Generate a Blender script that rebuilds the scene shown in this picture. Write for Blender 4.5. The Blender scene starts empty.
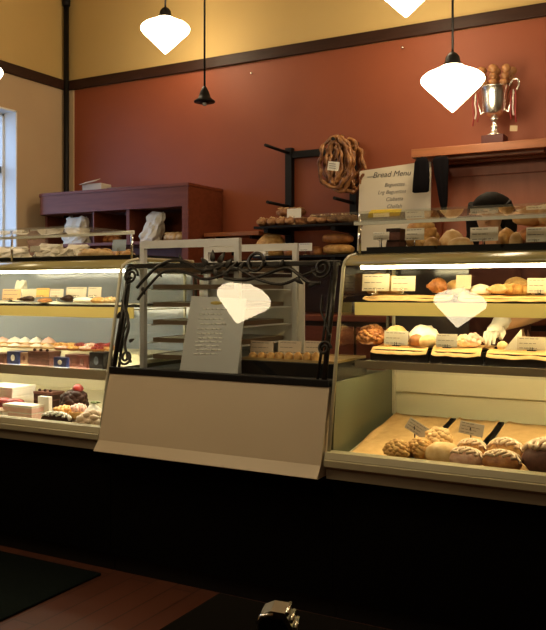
import bpy, bmesh, math, random
from mathutils import Vector, Matrix, noise
random.seed(7)
SC = bpy.context.scene
COL = SC.collection
PI = math.pi
R = math.radians

# ------------------------------------------------------------------ camera model
F, CX, HZ, TH, CH = 809.0, 273.0, 288.0, R(28.9), 1.25
ct, st = math.cos(TH), math.sin(TH)
def depth(px, Y):
    u = (px - CX) / F
    return Y / (u * st + ct)
def xat(px, Y):                       # world x of a sight line where it meets the vertical plane at Y
    u = (px - CX) / F
    return depth(px, Y) * (u * ct - st)
def zat(px, py, Y):
    return CH + depth(px, Y) * (HZ - py) / F

# ------------------------------------------------------------------ materials
MATS = {}
def mat(name, col, rough=0.5, metal=0.0, col2=None, scale=20.0, stretch=(1, 1, 1), bump=0.0, emit=None, estr=0.0, spec=0.5, detail=4.0, lo=0.35, hi=0.65):
    m = bpy.data.materials.new(name); m.use_nodes = True
    nt = m.node_tree; b = nt.nodes['Principled BSDF']
    b.inputs['Base Color'].default_value = (*col, 1)
    b.inputs['Roughness'].default_value = rough
    b.inputs['Metallic'].default_value = metal
    b.inputs['Specular IOR Level'].default_value = spec
    if col2 is not None or bump:
        tc = nt.nodes.new('ShaderNodeTexCoord'); mp = nt.nodes.new('ShaderNodeMapping')
        mp.inputs['Scale'].default_value = stretch
        nt.links.new(tc.outputs['Object'], mp.inputs['Vector'])
        nz = nt.nodes.new('ShaderNodeTexNoise'); nz.inputs['Scale'].default_value = scale; nz.inputs['Detail'].default_value = detail
        nt.links.new(mp.outputs['Vector'], nz.inputs['Vector'])
        if col2 is not None:
            cr = nt.nodes.new('ShaderNodeValToRGB')
            cr.color_ramp.elements[0].position = lo; cr.color_ramp.elements[0].color = (*col, 1)
            cr.color_ramp.elements[1].position = hi; cr.color_ramp.elements[1].color = (*col2, 1)
            nt.links.new(nz.outputs['Fac'], cr.inputs['Fac']); nt.links.new(cr.outputs['Color'], b.inputs['Base Color'])
        if bump:
            bp = nt.nodes.new('ShaderNodeBump'); bp.inputs['Strength'].default_value = bump; bp.inputs['Distance'].default_value = 0.01
            nt.links.new(nz.outputs['Fac'], bp.inputs['Height']); nt.links.new(bp.outputs['Normal'], b.inputs['Normal'])
    if emit is not None:
        b.inputs['Emission Color'].default_value = (*emit, 1); b.inputs['Emission Strength'].default_value = estr
    MATS[name] = m
    return m
def glass(name, tint=(0.97, 0.98, 0.97), rough=0.0, ior=1.5, painted_haze=0.0):
    m = bpy.data.materials.new(name); m.use_nodes = True; nt = m.node_tree
    for n in list(nt.nodes): nt.nodes.remove(n)
    out = nt.nodes.new('ShaderNodeOutputMaterial'); mx = nt.nodes.new('ShaderNodeMixShader')
    tr = nt.nodes.new('ShaderNodeBsdfTransparent'); gl = nt.nodes.new('ShaderNodeBsdfGlossy'); fr = nt.nodes.new('ShaderNodeFresnel')
    tr.inputs['Color'].default_value = (*tint, 1); gl.inputs['Roughness'].default_value = rough
    gl.inputs['Color'].default_value = (1, 1, 1, 1); fr.inputs['IOR'].default_value = ior
    ge = nt.nodes.new('ShaderNodeNewGeometry'); iv = nt.nodes.new('ShaderNodeMath'); iv.operation = 'SUBTRACT'; iv.inputs[0].default_value = 1.0
    mu = nt.nodes.new('ShaderNodeMath'); mu.operation = 'MULTIPLY'          # reflect at the entry face of the pane only
    nt.links.new(ge.outputs['Backfacing'], iv.inputs[1]); nt.links.new(fr.outputs['Fac'], mu.inputs[0]); nt.links.new(iv.outputs[0], mu.inputs[1])
    nt.links.new(mu.outputs[0], mx.inputs['Fac']); nt.links.new(tr.outputs['BSDF'], mx.inputs[1]); nt.links.new(gl.outputs['BSDF'], mx.inputs[2])
    if painted_haze:
        df = nt.nodes.new('ShaderNodeBsdfDiffuse'); df.inputs['Color'].default_value = (.85, .82, .76, 1); m2 = nt.nodes.new('ShaderNodeMixShader')
        m2.inputs['Fac'].default_value = painted_haze
        nt.links.new(mx.outputs['Shader'], m2.inputs[1]); nt.links.new(df.outputs['BSDF'], m2.inputs[2]); nt.links.new(m2.outputs['Shader'], out.inputs['Surface'])
    else: nt.links.new(mx.outputs['Shader'], out.inputs['Surface'])
    MATS[name] = m
    return m
def planks(name, c1, c2, mortar, sx=1.2, sy=8.0, rough=0.35, rot=0.0):
    m = bpy.data.materials.new(name); m.use_nodes = True; nt = m.node_tree; b = nt.nodes['Principled BSDF']
    tc = nt.nodes.new('ShaderNodeTexCoord'); mp = nt.nodes.new('ShaderNodeMapping'); br = nt.nodes.new('ShaderNodeTexBrick')
    mp.inputs['Rotation'].default_value = (0, 0, rot)
    br.inputs['Color1'].default_value = (*c1, 1); br.inputs['Color2'].default_value = (*c2, 1); br.inputs['Mortar'].default_value = (*mortar, 1)
    br.inputs['Scale'].default_value = 1.0; br.inputs['Mortar Size'].default_value = 0.004
    br.inputs['Brick Width'].default_value = sx; br.inputs['Row Height'].default_value = 1 / sy
    nt.links.new(tc.outputs['Object'], mp.inputs['Vector']); nt.links.new(mp.outputs['Vector'], br.inputs['Vector'])
    nt.links.new(br.outputs['Color'], b.inputs['Base Color']); b.inputs['Roughness'].default_value = rough
    MATS[name] = m
    return m

LAMP = (1.0, 0.80, 0.52)
CASE = (1.0, 0.80, 0.42)
red = mat('red_plaster', (0.235, 0.052, 0.017), 0.6, col2=(0.275, 0.064, 0.022), scale=1.5)
yellow = mat('yellow_plaster', (0.55, 0.38, 0.145), 0.7, col2=(0.59, 0.41, 0.16), scale=1.2)
beige = mat('beige_plaster', (0.50, 0.36, 0.22), 0.7, col2=(0.54, 0.39, 0.24), scale=1.5)
darkwood = mat('dark_trim_wood', (0.026, 0.009, 0.005), 0.5, spec=.25, col2=(0.038, 0.014, 0.008), scale=6, stretch=(1, 8, 8))
cabwood = mat('cabinet_mahogany', (0.15, 0.034, 0.013), 0.45, spec=.3, col2=(0.19, 0.047, 0.020), scale=5, stretch=(1, 6, 10))
shelfwood = mat('honey_shelf_wood', (0.27, 0.088, 0.030), 0.35, col2=(0.33, 0.11, 0.038), scale=6, stretch=(1, 9, 9))
panelwood = mat('russet_panel_wood', (0.34, 0.095, 0.042), 0.4, col2=(0.39, 0.11, 0.05), scale=4, stretch=(6, 1, 1))
black = mat('black_metal', (0.006, 0.005, 0.005), 0.5, spec=.2)
blackpanel = mat('black_counter_panel', (0.002, 0.0015, 0.0015), 0.7, spec=.04)
iron = mat('wrought_iron', (0.020, 0.018, 0.015), 0.35, metal=0.6, col2=(0.035, 0.030, 0.025), scale=60)
chrome = mat('chrome', (0.78, 0.76, 0.72), 0.12, metal=1.0)
steel = mat('brushed_steel', (0.50, 0.50, 0.50), 0.3, metal=1.0)
greyrail = mat('grey_painted_rail', (0.52, 0.52, 0.52), 0.4)
alu = mat('case_aluminium', (0.50, 0.46, 0.33), 0.42, metal=0.15)
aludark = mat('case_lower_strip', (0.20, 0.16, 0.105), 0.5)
cream = mat('cream_laminate', (0.58, 0.53, 0.36), 0.35)
roofm = mat('case_roof_laminate', (0.36, 0.30, 0.13), 0.22)
railm = mat('case_lip_aluminium', (0.37, 0.325, 0.21), 0.42, metal=.1)
panelm = mat('taupe_front_panel', (0.44, 0.35, 0.24), 0.45, col2=(0.47, 0.375, 0.26), scale=1.3)
reardark = mat('smoked_rear_door', (0.035, 0.030, 0.034), 0.12)
reargrey = mat('grey_rear_door', (0.29, 0.33, 0.38), 0.14)
clear = glass('clear_glass')
guardg = glass('guard_glass', (0.93, 0.95, 0.93), ior=1.5, painted_haze=.07)  # pale diffuse mixed in paints the milky reflection under the ledge
edgeg = mat('bright_glass_edge', (0.90, 0.90, 0.84), 0.2)
winpane = glass('window_pane', (0.9, 0.95, 1.0))
shade_m = mat('opal_lit_shade', (0.9, 0.88, 0.8), 0.3, emit=(1.0, 0.80, 0.50), estr=13.0)
bulb_off = mat('socket_ceramic', (0.35, 0.35, 0.33), 0.2)
tube_m = mat('lit_case_tube', (1, 0.95, 0.8), 0.3, emit=CASE, estr=26.0)
diffuser = mat('lit_yellow_diffuser', (0.5, 0.38, 0.14), 0.3, emit=(1.0, 0.66, 0.13), estr=0.22)
tube_w = mat('lit_white_case_tube', (1, 0.97, 0.9), 0.3, emit=(1.0, 0.88, 0.62), estr=25.0)
endm = mat('olive_end_panel', (0.095, 0.10, 0.055), 0.4)
paper = mat('baking_paper', (0.66, 0.40, 0.155), 0.7, col2=(0.74, 0.47, 0.20), scale=30, bump=0.1)
wpaper = mat('white_paper', (0.80, 0.77, 0.68), 0.7)
bagp = mat('cream_bag_paper', (0.72, 0.66, 0.54), 0.75, col2=(0.78, 0.73, 0.62), scale=14, bump=0.3)
cardm = mat('price_card_paper', (0.62, 0.54, 0.40), 0.6)
cardblue = mat('blue_card', (0.50, 0.62, 0.78), 0.5)
ink = mat('ink', (0.05, 0.045, 0.045), 0.7)
inkgrey = mat('grey_ink', (0.16, 0.15, 0.14), 0.7)
postyel = mat('yellow_note', (0.85, 0.58, 0.02), 0.6)
sheetm = mat('menu_sheet', (0.40, 0.40, 0.40), 0.4)  # paper painted grey for its backlit shade
golden = mat('golden_crust', (0.46, 0.21, 0.05), 0.55, col2=(0.72, 0.44, 0.15), scale=38, bump=0.5)
pale = mat('pale_crust', (0.62, 0.37, 0.14), 0.6, col2=(0.78, 0.57, 0.30), scale=30, bump=0.3)
brown = mat('brown_crust', (0.26, 0.085, 0.025), 0.5, col2=(0.50, 0.21, 0.06), scale=30, bump=0.5)
rustic = mat('floured_crust', (0.17, 0.055, 0.020), 0.6, col2=(0.42, 0.22, 0.10), scale=26, bump=0.5)
choc = mat('chocolate', (0.022, 0.008, 0.006), 0.5, spec=.2, col2=(0.045, 0.016, 0.010), scale=40, bump=0.3)
sponge = mat('chocolate_sponge', (0.085, 0.028, 0.018), 0.7, col2=(0.13, 0.045, 0.028), scale=60)
whitecream = mat('whipped_cream', (0.86, 0.80, 0.68), 0.5, col2=(0.88, 0.84, 0.76), scale=30)
pinkcream = mat('pink_cream', (0.80, 0.47, 0.40), 0.5, col2=(0.84, 0.60, 0.50), scale=30)
icing = mat('sugar_icing', (0.66, 0.46, 0.30), 0.35, col2=(0.74, 0.56, 0.40), scale=60)
pinkcoat = mat('pinkish_glaze', (0.55, 0.28, 0.20), 0.3, col2=(0.70, 0.44, 0.32), scale=45, bump=0.3)
berry = mat('red_berry', (0.22, 0.012, 0.014), 0.3, col2=(0.36, 0.03, 0.03), scale=60)
fruit = mat('orange_fruit', (0.75, 0.33, 0.07), 0.3, col2=(0.82, 0.50, 0.16), scale=30)
green = mat('green_garnish', (0.13, 0.20, 0.05), 0.5, col2=(0.22, 0.28, 0.08), scale=30)
bluebox = mat('blue_wrapper', (0.012, 0.018, 0.075), 0.35, col2=(0.04, 0.06, 0.20), scale=50)
brownbox = mat('brown_wrapper', (0.10, 0.032, 0.020), 0.5, col2=(0.15, 0.055, 0.032), scale=30)
skin = mat('skin', (0.62, 0.36, 0.20), 0.5, col2=(0.66, 0.39, 0.23), scale=10)
hairm = mat('black_hair', (0.010, 0.008, 0.007), 0.7, spec=.06, col2=(0.016, 0.012, 0.010), scale=80, stretch=(1, 1, 0.1))
glove = mat('white_glove', (0.82, 0.78, 0.70), 0.5, bump=0.2, scale=30)
darkcloth = mat('black_cloth', (0.006, 0.005, 0.006), 0.9, bump=0.2, scale=60, spec=.03)
browncloth = mat('maroon_shirt', (0.10, 0.028, 0.020), 0.8, bump=0.2, scale=40)
silver = mat('trophy_silver', (0.86, 0.83, 0.78), 0.27, metal=1.0)
maroon = mat('maroon_plinth', (0.07, 0.009, 0.007), 0.4, spec=.2)
lightwood = mat('turned_beech', (0.22, 0.085, 0.026), 0.45, col2=(0.36, 0.16, 0.055), scale=14)
ribred = mat('red_ribbon', (0.30, 0.03, 0.03), 0.5)
ribwhite = mat('white_ribbon', (0.72, 0.62, 0.55), 0.5)
twig = mat('pretzel_crust', (0.14, 0.045, 0.014), 0.38, col2=(0.42, 0.19, 0.065), scale=26, bump=0.4)
floorw = planks('red_brown_floorboards', (0.070, 0.022, 0.012), (0.096, 0.031, 0.017), (0.03, 0.010, 0.006), 1.1, 9.0, 0.4, R(90))
matm = mat('dark_floor_mat', (0.007, 0.009, 0.008), 0.95, bump=0.4, scale=120, spec=.0)
tablem = mat('black_table_top', (0.006, 0.005, 0.004), 0.5, spec=.0)
ceilm = mat('ceiling_paint', (0.55, 0.45, 0.28), 0.8)
wallside = mat('tan_plaster', (0.22, 0.15, 0.09), 0.8)
framew = mat('white_window_frame', (0.80, 0.80, 0.78), 0.5)
brickm = planks('brown_brickwork', (0.060, 0.026, 0.014), (0.078, 0.034, 0.019), (0.05, 0.035, 0.024), 0.22, 13, 0.85)
slate = mat('dark_slate', (0.05, 0.06, 0.07), 0.7)

# ------------------------------------------------------------------ mesh builder
class MB:
    def __init__(self): self.bm = bmesh.new()
    def _xf(self, verts, loc=(0, 0, 0), rot=(0, 0, 0), sc=(1, 1, 1)):
        m = Matrix.Translation(loc) @ (Matrix.Rotation(rot[2], 4, 'Z') @ Matrix.Rotation(rot[1], 4, 'Y') @ Matrix.Rotation(rot[0], 4, 'X')) @ Matrix.Diagonal((*sc, 1))
        for v in verts: v.co = m @ v.co
    def box(self, c, s, rot=(0, 0, 0), bev=0.0):
        r = bmesh.ops.create_cube(self.bm, size=1.0); vs = r['verts']
        for v in vs: v.co = Vector((v.co.x * s[0], v.co.y * s[1], v.co.z * s[2]))
        if bev:
            es = list({e for v in vs for e in v.link_edges})
            rb = bmesh.ops.bevel(self.bm, geom=es, offset=bev, segments=2, affect='EDGES', profile=0.5)
            vs = list({v for f in rb['faces'] for v in f.verts} | {v for v in vs if v.is_valid})
        self._xf(vs, c, rot); return self
    def b2(self, x0, x1, y0, y1, z0, z1, bev=0.0):
        return self.box(((x0 + x1) / 2, (y0 + y1) / 2, (z0 + z1) / 2), (x1 - x0, y1 - y0, z1 - z0), bev=bev)
    def prism(self, poly, a0, a1, axis='x', smooth=False):     # polygon in the other two axes, extruded along one
        def mk(p, a):
            if axis == 'x': return Vector((a, p[0], p[1]))
            if axis == 'y': return Vector((p[0], a, p[1]))
            return Vector((p[0], p[1], a))
        A = [self.bm.verts.new(mk(p, a0)) for p in poly]; B = [self.bm.verts.new(mk(p, a1)) for p in poly]
        fs = [self.bm.faces.new(A), self.bm.faces.new(B[::-1])]
        n = len(poly)
        for i in range(n):
            f = self.bm.faces.new([A[i], B[i], B[(i + 1) % n], A[(i + 1) % n]]); f.smooth = smooth; fs.append(f)
        bmesh.ops.recalc_face_normals(self.bm, faces=fs)
        return self
    def tube(self, pts, r, seg=8, closed=False, cap=True):
        pts = [Vector(p) for p in pts]; n = len(pts)
        rs = r if isinstance(r, (list, tuple)) else [r] * n
        rings = []; up = None
        for i, p in enumerate(pts):
            if closed: t = pts[(i + 1) % n] - pts[i - 1]
            else: t = pts[min(i + 1, n - 1)] - pts[max(i - 1, 0)]
            t.normalize()
            if up is None:
                up = Vector((0, 0, 1)) if abs(t.z) < 0.9 else Vector((1, 0, 0))
            a = t.cross(up)
            if a.length < 1e-4: a = t.cross(Vector((0, 1, 0.01)))
            a.normalize(); b = a.cross(t).normalized(); up = b
            rings.append([self.bm.verts.new(p + (a * math.cos(k * 2 * PI / seg) + b * math.sin(k * 2 * PI / seg)) * rs[i]) for k in range(seg)])
        m = n if closed else n - 1; fs = []
        for i in range(m):
            A, B = rings[i], rings[(i + 1) % n]
            for k in range(seg):
                f = self.bm.faces.new([A[k], A[(k + 1) % seg], B[(k + 1) % seg], B[k]]); f.smooth = True; fs.append(f)
        if cap and not closed:
            fs.append(self.bm.faces.new(rings[0][::-1])); fs.append(self.bm.faces.new(rings[-1]))
        bmesh.ops.recalc_face_normals(self.bm, faces=fs)
        return self
    def lathe(self, prof, c=(0, 0, 0), seg=28, rot=(0, 0, 0), sc=(1, 1, 1), flute=None):
        vs = []; rings = []
        for (r, z) in prof:
            if r < 1e-6:
                v = self.bm.verts.new((0, 0, z)); rings.append([v]); vs.append(v)
            else:
                ring = []
                for k in range(seg):
                    a = k * 2 * PI / seg
                    rr = r * (1 + (flute if flute and k % 2 else 0))
                    ring.append(self.bm.verts.new((rr * math.cos(a), rr * math.sin(a), z)))
                rings.append(ring); vs += ring
        fs = []
        for A, B in zip(rings, rings[1:]):
            for k in range(seg):
                if len(A) == 1 and len(B) == 1: continue
                if len(A) == 1: f = self.bm.faces.new([A[0], B[k], B[(k + 1) % seg]])
                elif len(B) == 1: f = self.bm.faces.new([A[k], B[0], A[(k + 1) % seg]])
                else: f = self.bm.faces.new([A[k], B[k], B[(k + 1) % seg], A[(k + 1) % seg]])
                f.smooth = True; fs.append(f)
        for ring in (rings[0], rings[-1]):
            if len(ring) > 1: fs.append(self.bm.faces.new(ring))
        bmesh.ops.recalc_face_normals(self.bm, faces=fs)
        self._xf(vs, c, rot, sc); return self
    def ball(self, c, s, rot=(0, 0, 0), sub=2, amp=0.0, freq=3.0, seed=0.0, flat=None, power=1.0):
        r = bmesh.ops.create_icosphere(self.bm, subdivisions=sub, radius=1.0); vs = r['verts']
        off = Vector((seed * 3.17, seed * 1.3, seed * 2.1))
        for v in vs:
            d = v.co.copy()
            k = 1 + amp * noise.noise(d * freq + off)
            if power != 1.0:
                d = Vector([math.copysign(abs(q) ** power, q) for q in d])
            v.co = d * k
            if flat is not None and v.co.z < flat: v.co.z = flat
        for f in {f for v in vs for f in v.link_faces}: f.smooth = True
        self._xf(vs, c, rot, s); return self
    def sheet(self, nx, ny, fn, th=0.0015):        # a thin curved sheet given by fn(u,v), with real thickness
        fs = []; T = [[self.bm.verts.new(fn(i / nx, j / ny)) for j in range(ny + 1)] for i in range(nx + 1)]
        B = [[self.bm.verts.new(Vector(fn(i / nx, j / ny)) - Vector((0, 0, th))) for j in range(ny + 1)] for i in range(nx + 1)]
        for i in range(nx):
            for j in range(ny):
                f = self.bm.faces.new([T[i][j], T[i + 1][j], T[i + 1][j + 1], T[i][j + 1]]); f.smooth = True
                f2 = self.bm.faces.new([B[i][j + 1], B[i + 1][j + 1], B[i + 1][j], B[i][j]]); f2.smooth = True
        for i in range(nx):
            self.bm.faces.new([T[i + 1][0], T[i][0], B[i][0], B[i + 1][0]]); self.bm.faces.new([T[i][ny], T[i + 1][ny], B[i + 1][ny], B[i][ny]])
        for j in range(ny):
            self.bm.faces.new([T[0][j], T[0][j + 1], B[0][j + 1], B[0][j]]); self.bm.faces.new([T[nx][j + 1], T[nx][j], B[nx][j], B[nx][j + 1]])
        return self
    def mesh(self, name, m, off=(0, 0, 0)):
        me = bpy.data.meshes.new(name)
        if off != (0, 0, 0): bmesh.ops.translate(self.bm, verts=self.bm.verts, vec=Vector(off))
        self.bm.to_mesh(me); self.bm.free(); me.materials.append(m); return me

def tag(o, label=None, cat=None, group=None, kind=None):
    if label: o['label'] = label
    if cat: o['category'] = cat
    if group: o['group'] = group
    if kind: o['kind'] = kind
    return o
def thing(name, label, cat, loc=(0, 0, 0), rz=0.0, group=None):
    o = bpy.data.objects.new(name, None); COL.objects.link(o); o.empty_display_size = 0.05
    o.location = loc; o.rotation_euler = (0, 0, rz)
    return tag(o, label, cat, group)
def part(parent, name, mb, m, world=False, label=None):
    off = (0, 0, 0)
    if world:
        p = parent; t = Vector((0, 0, 0))
        while p: t += Vector(p.location); p = p.parent
        off = tuple(-t)
    o = bpy.data.objects.new(name, mb.mesh(name, m, off)); COL.objects.link(o); o.parent = parent
    if label: o['label'] = label
    return o
def solo(name, mb, m, label, cat, loc=(0, 0, 0), rz=0.0, group=None, rot=None):
    o = bpy.data.objects.new(name, mb.mesh(name, m)); COL.objects.link(o)
    o.location = loc; o.rotation_euler = rot or (0, 0, rz)
    return tag(o, label, cat, group)
def struct(name, mb, m, parent=None):
    o = bpy.data.objects.new(name, mb.mesh(name, m)); COL.objects.link(o)
    if parent: o.parent = parent
    else: o['kind'] = 'structure'
    return o
def copy_tree(o, parent=None):
    c = o.copy(); COL.objects.link(c)
    if parent: c.parent = parent
    for ch in list(o.children): copy_tree(ch, c)
    return c
def clone(o, loc, rz, label, group=None, scale=None):
    c = copy_tree(o); c.location = loc; c.rotation_euler = (0, 0, rz); c['label'] = label
    if group: c['group'] = group
    if scale: c.scale = scale
    return c
def spiral(c, r0, r1, turns, a0, n=26, tilt=0.248):   # in the slanted plane of the glass
    out = []
    for i in range(n + 1):
        t = i / n; a = a0 + turns * 2 * PI * t; r = r0 + (r1 - r0) * t
        dx, dz = r * math.cos(a), r * math.sin(a)
        out.append((c[0] + dx, c[1] + tilt * dz, c[2] + dz))
    return out
def smoothpath(pts, n=8):
    P = [Vector(p) for p in pts]; out = []
    for i in range(len(P) - 1):
        p0, p1, p2, p3 = P[max(i - 1, 0)], P[i], P[i + 1], P[min(i + 2, len(P) - 1)]
        for k in range(n):
            t = k / n
            out.append(0.5 * ((2 * p1) + (-p0 + p2) * t + (2 * p0 - 5 * p1 + 4 * p2 - p3) * t * t + (-p0 + 3 * p1 - 3 * p2 + p3) * t ** 3))
    out.append(P[-1]); return out
def lettering(parent, text, size, m, loc, name='lettering', shear=0.0, rot=(PI / 2, 0, 0)):
    cu = bpy.data.curves.new('txt', 'FONT'); cu.body = text; cu.size = size; cu.align_x = 'CENTER'; cu.extrude = 0.0006; cu.shear = shear
    t = bpy.data.objects.new('txt', cu); COL.objects.link(t); t.rotation_euler = rot; t.location = loc
    bpy.context.view_layer.update()
    me = bpy.data.meshes.new_from_object(t.evaluated_get(bpy.context.evaluated_depsgraph_get()))
    me.transform(t.matrix_world); bpy.data.objects.remove(t); me.materials.clear(); me.materials.append(m)
    o = bpy.data.objects.new(name, me); COL.objects.link(o); o.parent = parent
    return o

# ------------------------------------------------------------------ the room
XL, YB, ZT0, ZT1, ZC = -4.60, 4.90, 2.832, 2.908, 4.0
XR, YF = 3.2, -3.0
struct('floor', MB().b2(XL - .12, XR, YF, YB, -0.1, 0), floorw)
struct('ceiling', MB().b2(XL - .12, XR + .1, YF - .1, YB + .1, ZC, ZC + .1), ceilm)
struct('wall_back', MB().b2(-4.52, XR, YB, YB + .1, 0, ZT0), red)
struct('wall_back_upper', MB().b2(XL, XR, YB, YB + .1, ZT0, ZC), yellow)
struct('trim_1', MB().b2(XL, XR, YB - .03, YB, ZT0, ZT1, .004), darkwood)
struct('trim_2', MB().b2(XL, XL + .03, YF, YB - .03, ZT0, ZT1, .004), darkwood)
struct('wall_back_corner', MB().b2(XL, -4.52, YB - .012, YB + .1, 0, ZT0), beige)
WY0, WY1, WZ0, WZ1 = 2.9, 4.37, 0.55, 2.575                 # the window opening in the left wall
mb = MB(); mb.b2(XL - .12, XL, WY1, YB + .1, 0, ZT0); mb.b2(XL - .12, XL, YF, WY0, 0, ZT0)
mb.b2(XL - .12, XL, WY0, WY1, 0, WZ0); mb.b2(XL - .12, XL, WY0, WY1, WZ1, ZT0)
struct('wall_left', mb, beige)
struct('wall_left_upper', MB().b2(XL - .12, XL, YF, YB + .1, ZT0, ZC), yellow)
struct('wall_right', MB().b2(XR, XR + .1, YF, YB + .1, 0, ZC), wallside)
struct('wall_front', MB().b2(XL - .12, XR + .1, YF - .1, YF, 0, ZC), wallside)
w1 = struct('window_1', MB().b2(XL - .20, XL - .12, WY1 - .03, WY1 + .05, WZ0, WZ1).b2(XL - .20, XL - .12, WY0 - .05, WY0 + .03, WZ0, WZ1)
            .b2(XL - .20, XL - .12, WY0, WY1, WZ1 - .03, WZ1 + .05).b2(XL - .20, XL - .12, WY0, WY1, WZ0 - .05, WZ0 + .03), framew)
struct('reveal', MB().b2(XL - .12, XL + .004, WY1 - .012, WY1, WZ0, WZ1).b2(XL - .12, XL + .004, WY0, WY1, WZ1 - .012, WZ1).b2(XL - .12, XL + .03, WY0, WY1, WZ0, WZ0 + .02), framew, w1)
struct('transom_bar', MB().b2(XL - .185, XL - .135, WY0, WY1 - .03, 2.115, 2.165), slate, w1)
struct('pane', MB().b2(XL - .165, XL - .159, WY0, WY1, WZ0, WZ1), winpane, w1)
# what stands outside the window
nb = thing('brick_building', 'brown brick building seen through the window', 'building', (-10.2, 8.5, 0))
part(nb, 'brick_wall', MB().b2(-1.5, 1.5, -7, 4.5, 0, 2.75), brickm)
part(nb, 'roof_edge', MB().b2(-1.6, 1.65, -7.1, 4.6, 2.75, 2.90), slate)
solo('pavement', MB().b2(-14, XL - .2, -6, 16, -0.12, -0.02), mat('pavement_concrete', (0.3, 0.3, 0.31), 0.9), 'grey pavement outside below the window', 'pavement')
# black pipe in the corner
pl = thing('corner_pipe', 'tall black pipe standing in the corner beside the mahogany cabinet', 'pipe', (-4.565, 4.855, 0))
part(pl, 'pipe', MB().tube([(0, 0, 0), (0, 0, ZC)], 0.021, 14), black)
part(pl, 'coupling', MB().lathe([(0.0, 3.50), (.03, 3.50), (.032, 3.54), (.028, 3.6), (0, 3.6)]), black)
part(pl, 'flange', MB().lathe([(0, 0), (.03, 0), (.03, .015), (0, .015)]), black)
# floor mats: dark areas left and along
solo('floor_mat', MB().b2(-.7, .7, -1.1, 0, 0, .012, .004), matm, 'dark rubber mat on the floorboards in front of the cake case', 'mat', (xat(105, 2.72) - .72, 2.72, 0))

# ------------------------------------------------------------------ pendants
def pendant(loc, label, lit=True, group='opal glass pendant lamps'):
    o = thing('pendant_lamp', label, 'lamp', loc, 0, group)
    top = ZC - loc[2]
    if lit:
        s = .33 / 62
        prof = [(0, -30 * s), (2 * s, -28.6 * s), (10 * s, -21 * s), (20 * s, -11 * s), (28 * s, -3.4 * s), (30.6 * s, 0), (31 * s, 2.5 * s), (29.8 * s, 5 * s), (26 * s, 8 * s), (19 * s, 11.2 * s), (13 * s, 13.6 * s), (10.5 * s, 15.6 * s), (0, 15.6 * s)]
        part(o, 'shade', MB().lathe(prof, seg=36), shade_m)
        part(o, 'fitter', MB().lathe([(0, .078), (.050, .078), (.052, .086), (.040, .105), (.036, .130), (.022, .148), (.010, .156), (0, .156)]), black)
        part(o, 'rod', MB().tube([(0, 0, .15), (0, 0, top - .02)], .0065), black)
    else:
        part(o, 'fitter', MB().lathe([(0, .0), (.030, .0), (.032, .006), (.066, .004), (.068, .012), (.040, .032), (.034, .052), (.030, .066), (.020, .088), (.010, .105), (0, .105)]), black)
        part(o, 'socket', MB().lathe([(0, -.016), (.012, -.016), (.016, 0), (0, 0)], (0, 0, 0)), bulb_off)
        part(o, 'rod', MB().tube([(0, 0, .10), (0, 0, top - .02)], .0065), black)
    part(o, 'canopy', MB().lathe([(0, top - .03), (.05, top - .03), (.06, top), (0, top)]), black)
    return o
pendant((-3.268, 4.42, 2.985), 'lit white opal pendant lamp highest over the mahogany cabinet')
pendant((-1.225, 4.167, 2.33), 'lit white opal pendant lamp hanging low in front of the trophy')
pendant((-1.528, 4.30, 2.915), 'lit white opal pendant lamp cut off by the top edge over the bread menu sign')
pendant((-2.872, 4.30, 2.428), 'small black pendant fitting with no glass shade, over the bread rack', False, 'bare pendant fittings')
pendant((-3.50, 3.0, 2.40), 'lit white opal pendant lamp by the window over the cake case')
pendant((-2.475, 1.692, 1.778), 'lit white opal pendant lamp on the customer side mirrored beside the menu sheet')
pendant((-1.4326, .760, 1.970), 'lit white opal pendant lamp on the customer side mirrored in the pastry case glass')
pendant((-2.0, 1.75, 2.40), 'added unseen pendant lamp high on the customer side, brightening the taupe panel')  # added out of view for more light on the taupe panel
pendant((-1.0, 1.65, 2.40), 'added unseen pendant lamp high on the customer side, brightening the counter front')  # second added lamp, out of view, for light on the counter front
pendant((-.05, 4.2, 2.9), 'added unseen pendant lamp over the counter beyond the trophy, brightening the wall')  # added out of view to lift the wall brightness past the trophy

# ------------------------------------------------------------------ small builders used in the cases
def tilt_lines(o, w, h, n, m, y=-0.0016, name='lettering', x0=None):
    mb = MB()
    for k in range(n):
        z = h * (0.86 - 0.72 * k / max(n - 1, 1)); L = w * random.uniform(.5, .78)
        xx = -w * .42 if x0 is None else x0
        q = xx
        while q < xx + L:
            wl = min(random.uniform(.10, .22) * w, xx + L - q + .002)
            mb.box((q + wl / 2, y, z), (wl, .0006, h * .045)); q += wl + w * .035
    return part(o, name, mb, m)
def price_card(x0, x1, y0, y1, Y, zb, label, m=None, group='price cards', tilt=-.12, lines=3, rz=0.0, stand=True):
    xa, xb = xat(x0, Y), xat(x1, Y); xc = (xa + xb) / 2; w = xb - xa
    pc = (x0 + x1) / 2; zt, zl = zat(pc, y0, Y), max(zat(pc, y1, Y), zb + .004); h = max(zt - zl, .02)
    o = thing('price_card', label, 'price card', (xc, Y, zb), rz, group)
    c = bpy.data.objects.new('card', MB().box((0, 0, h / 2), (w, .0024, h), bev=.0006).mesh('card', m or cardm)); COL.objects.link(c)
    c.parent = o; c.location = (0, 0, zl - zb); c.rotation_euler = (tilt, 0, 0)
    if lines: 
        t = tilt_lines(c, w, h, lines, inkgrey)
    if stand:
        gap = zl - zb
        mbs = MB().box((0, .006, .002), (min(w * .5, .03), .022, .004), bev=.001)
        mbs.tube([(0, .003, .003), (0, .004, gap + h * .35)], .0022, 6)
        for sx in (-.004, .004): mbs.tube([(sx, -.003, gap + h * .22), (sx, -.004, gap + .001), (sx, .002, .003)], .0012, 5)
        part(o, 'stand', mbs, black if gap < .012 else chrome)
    return o
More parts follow.
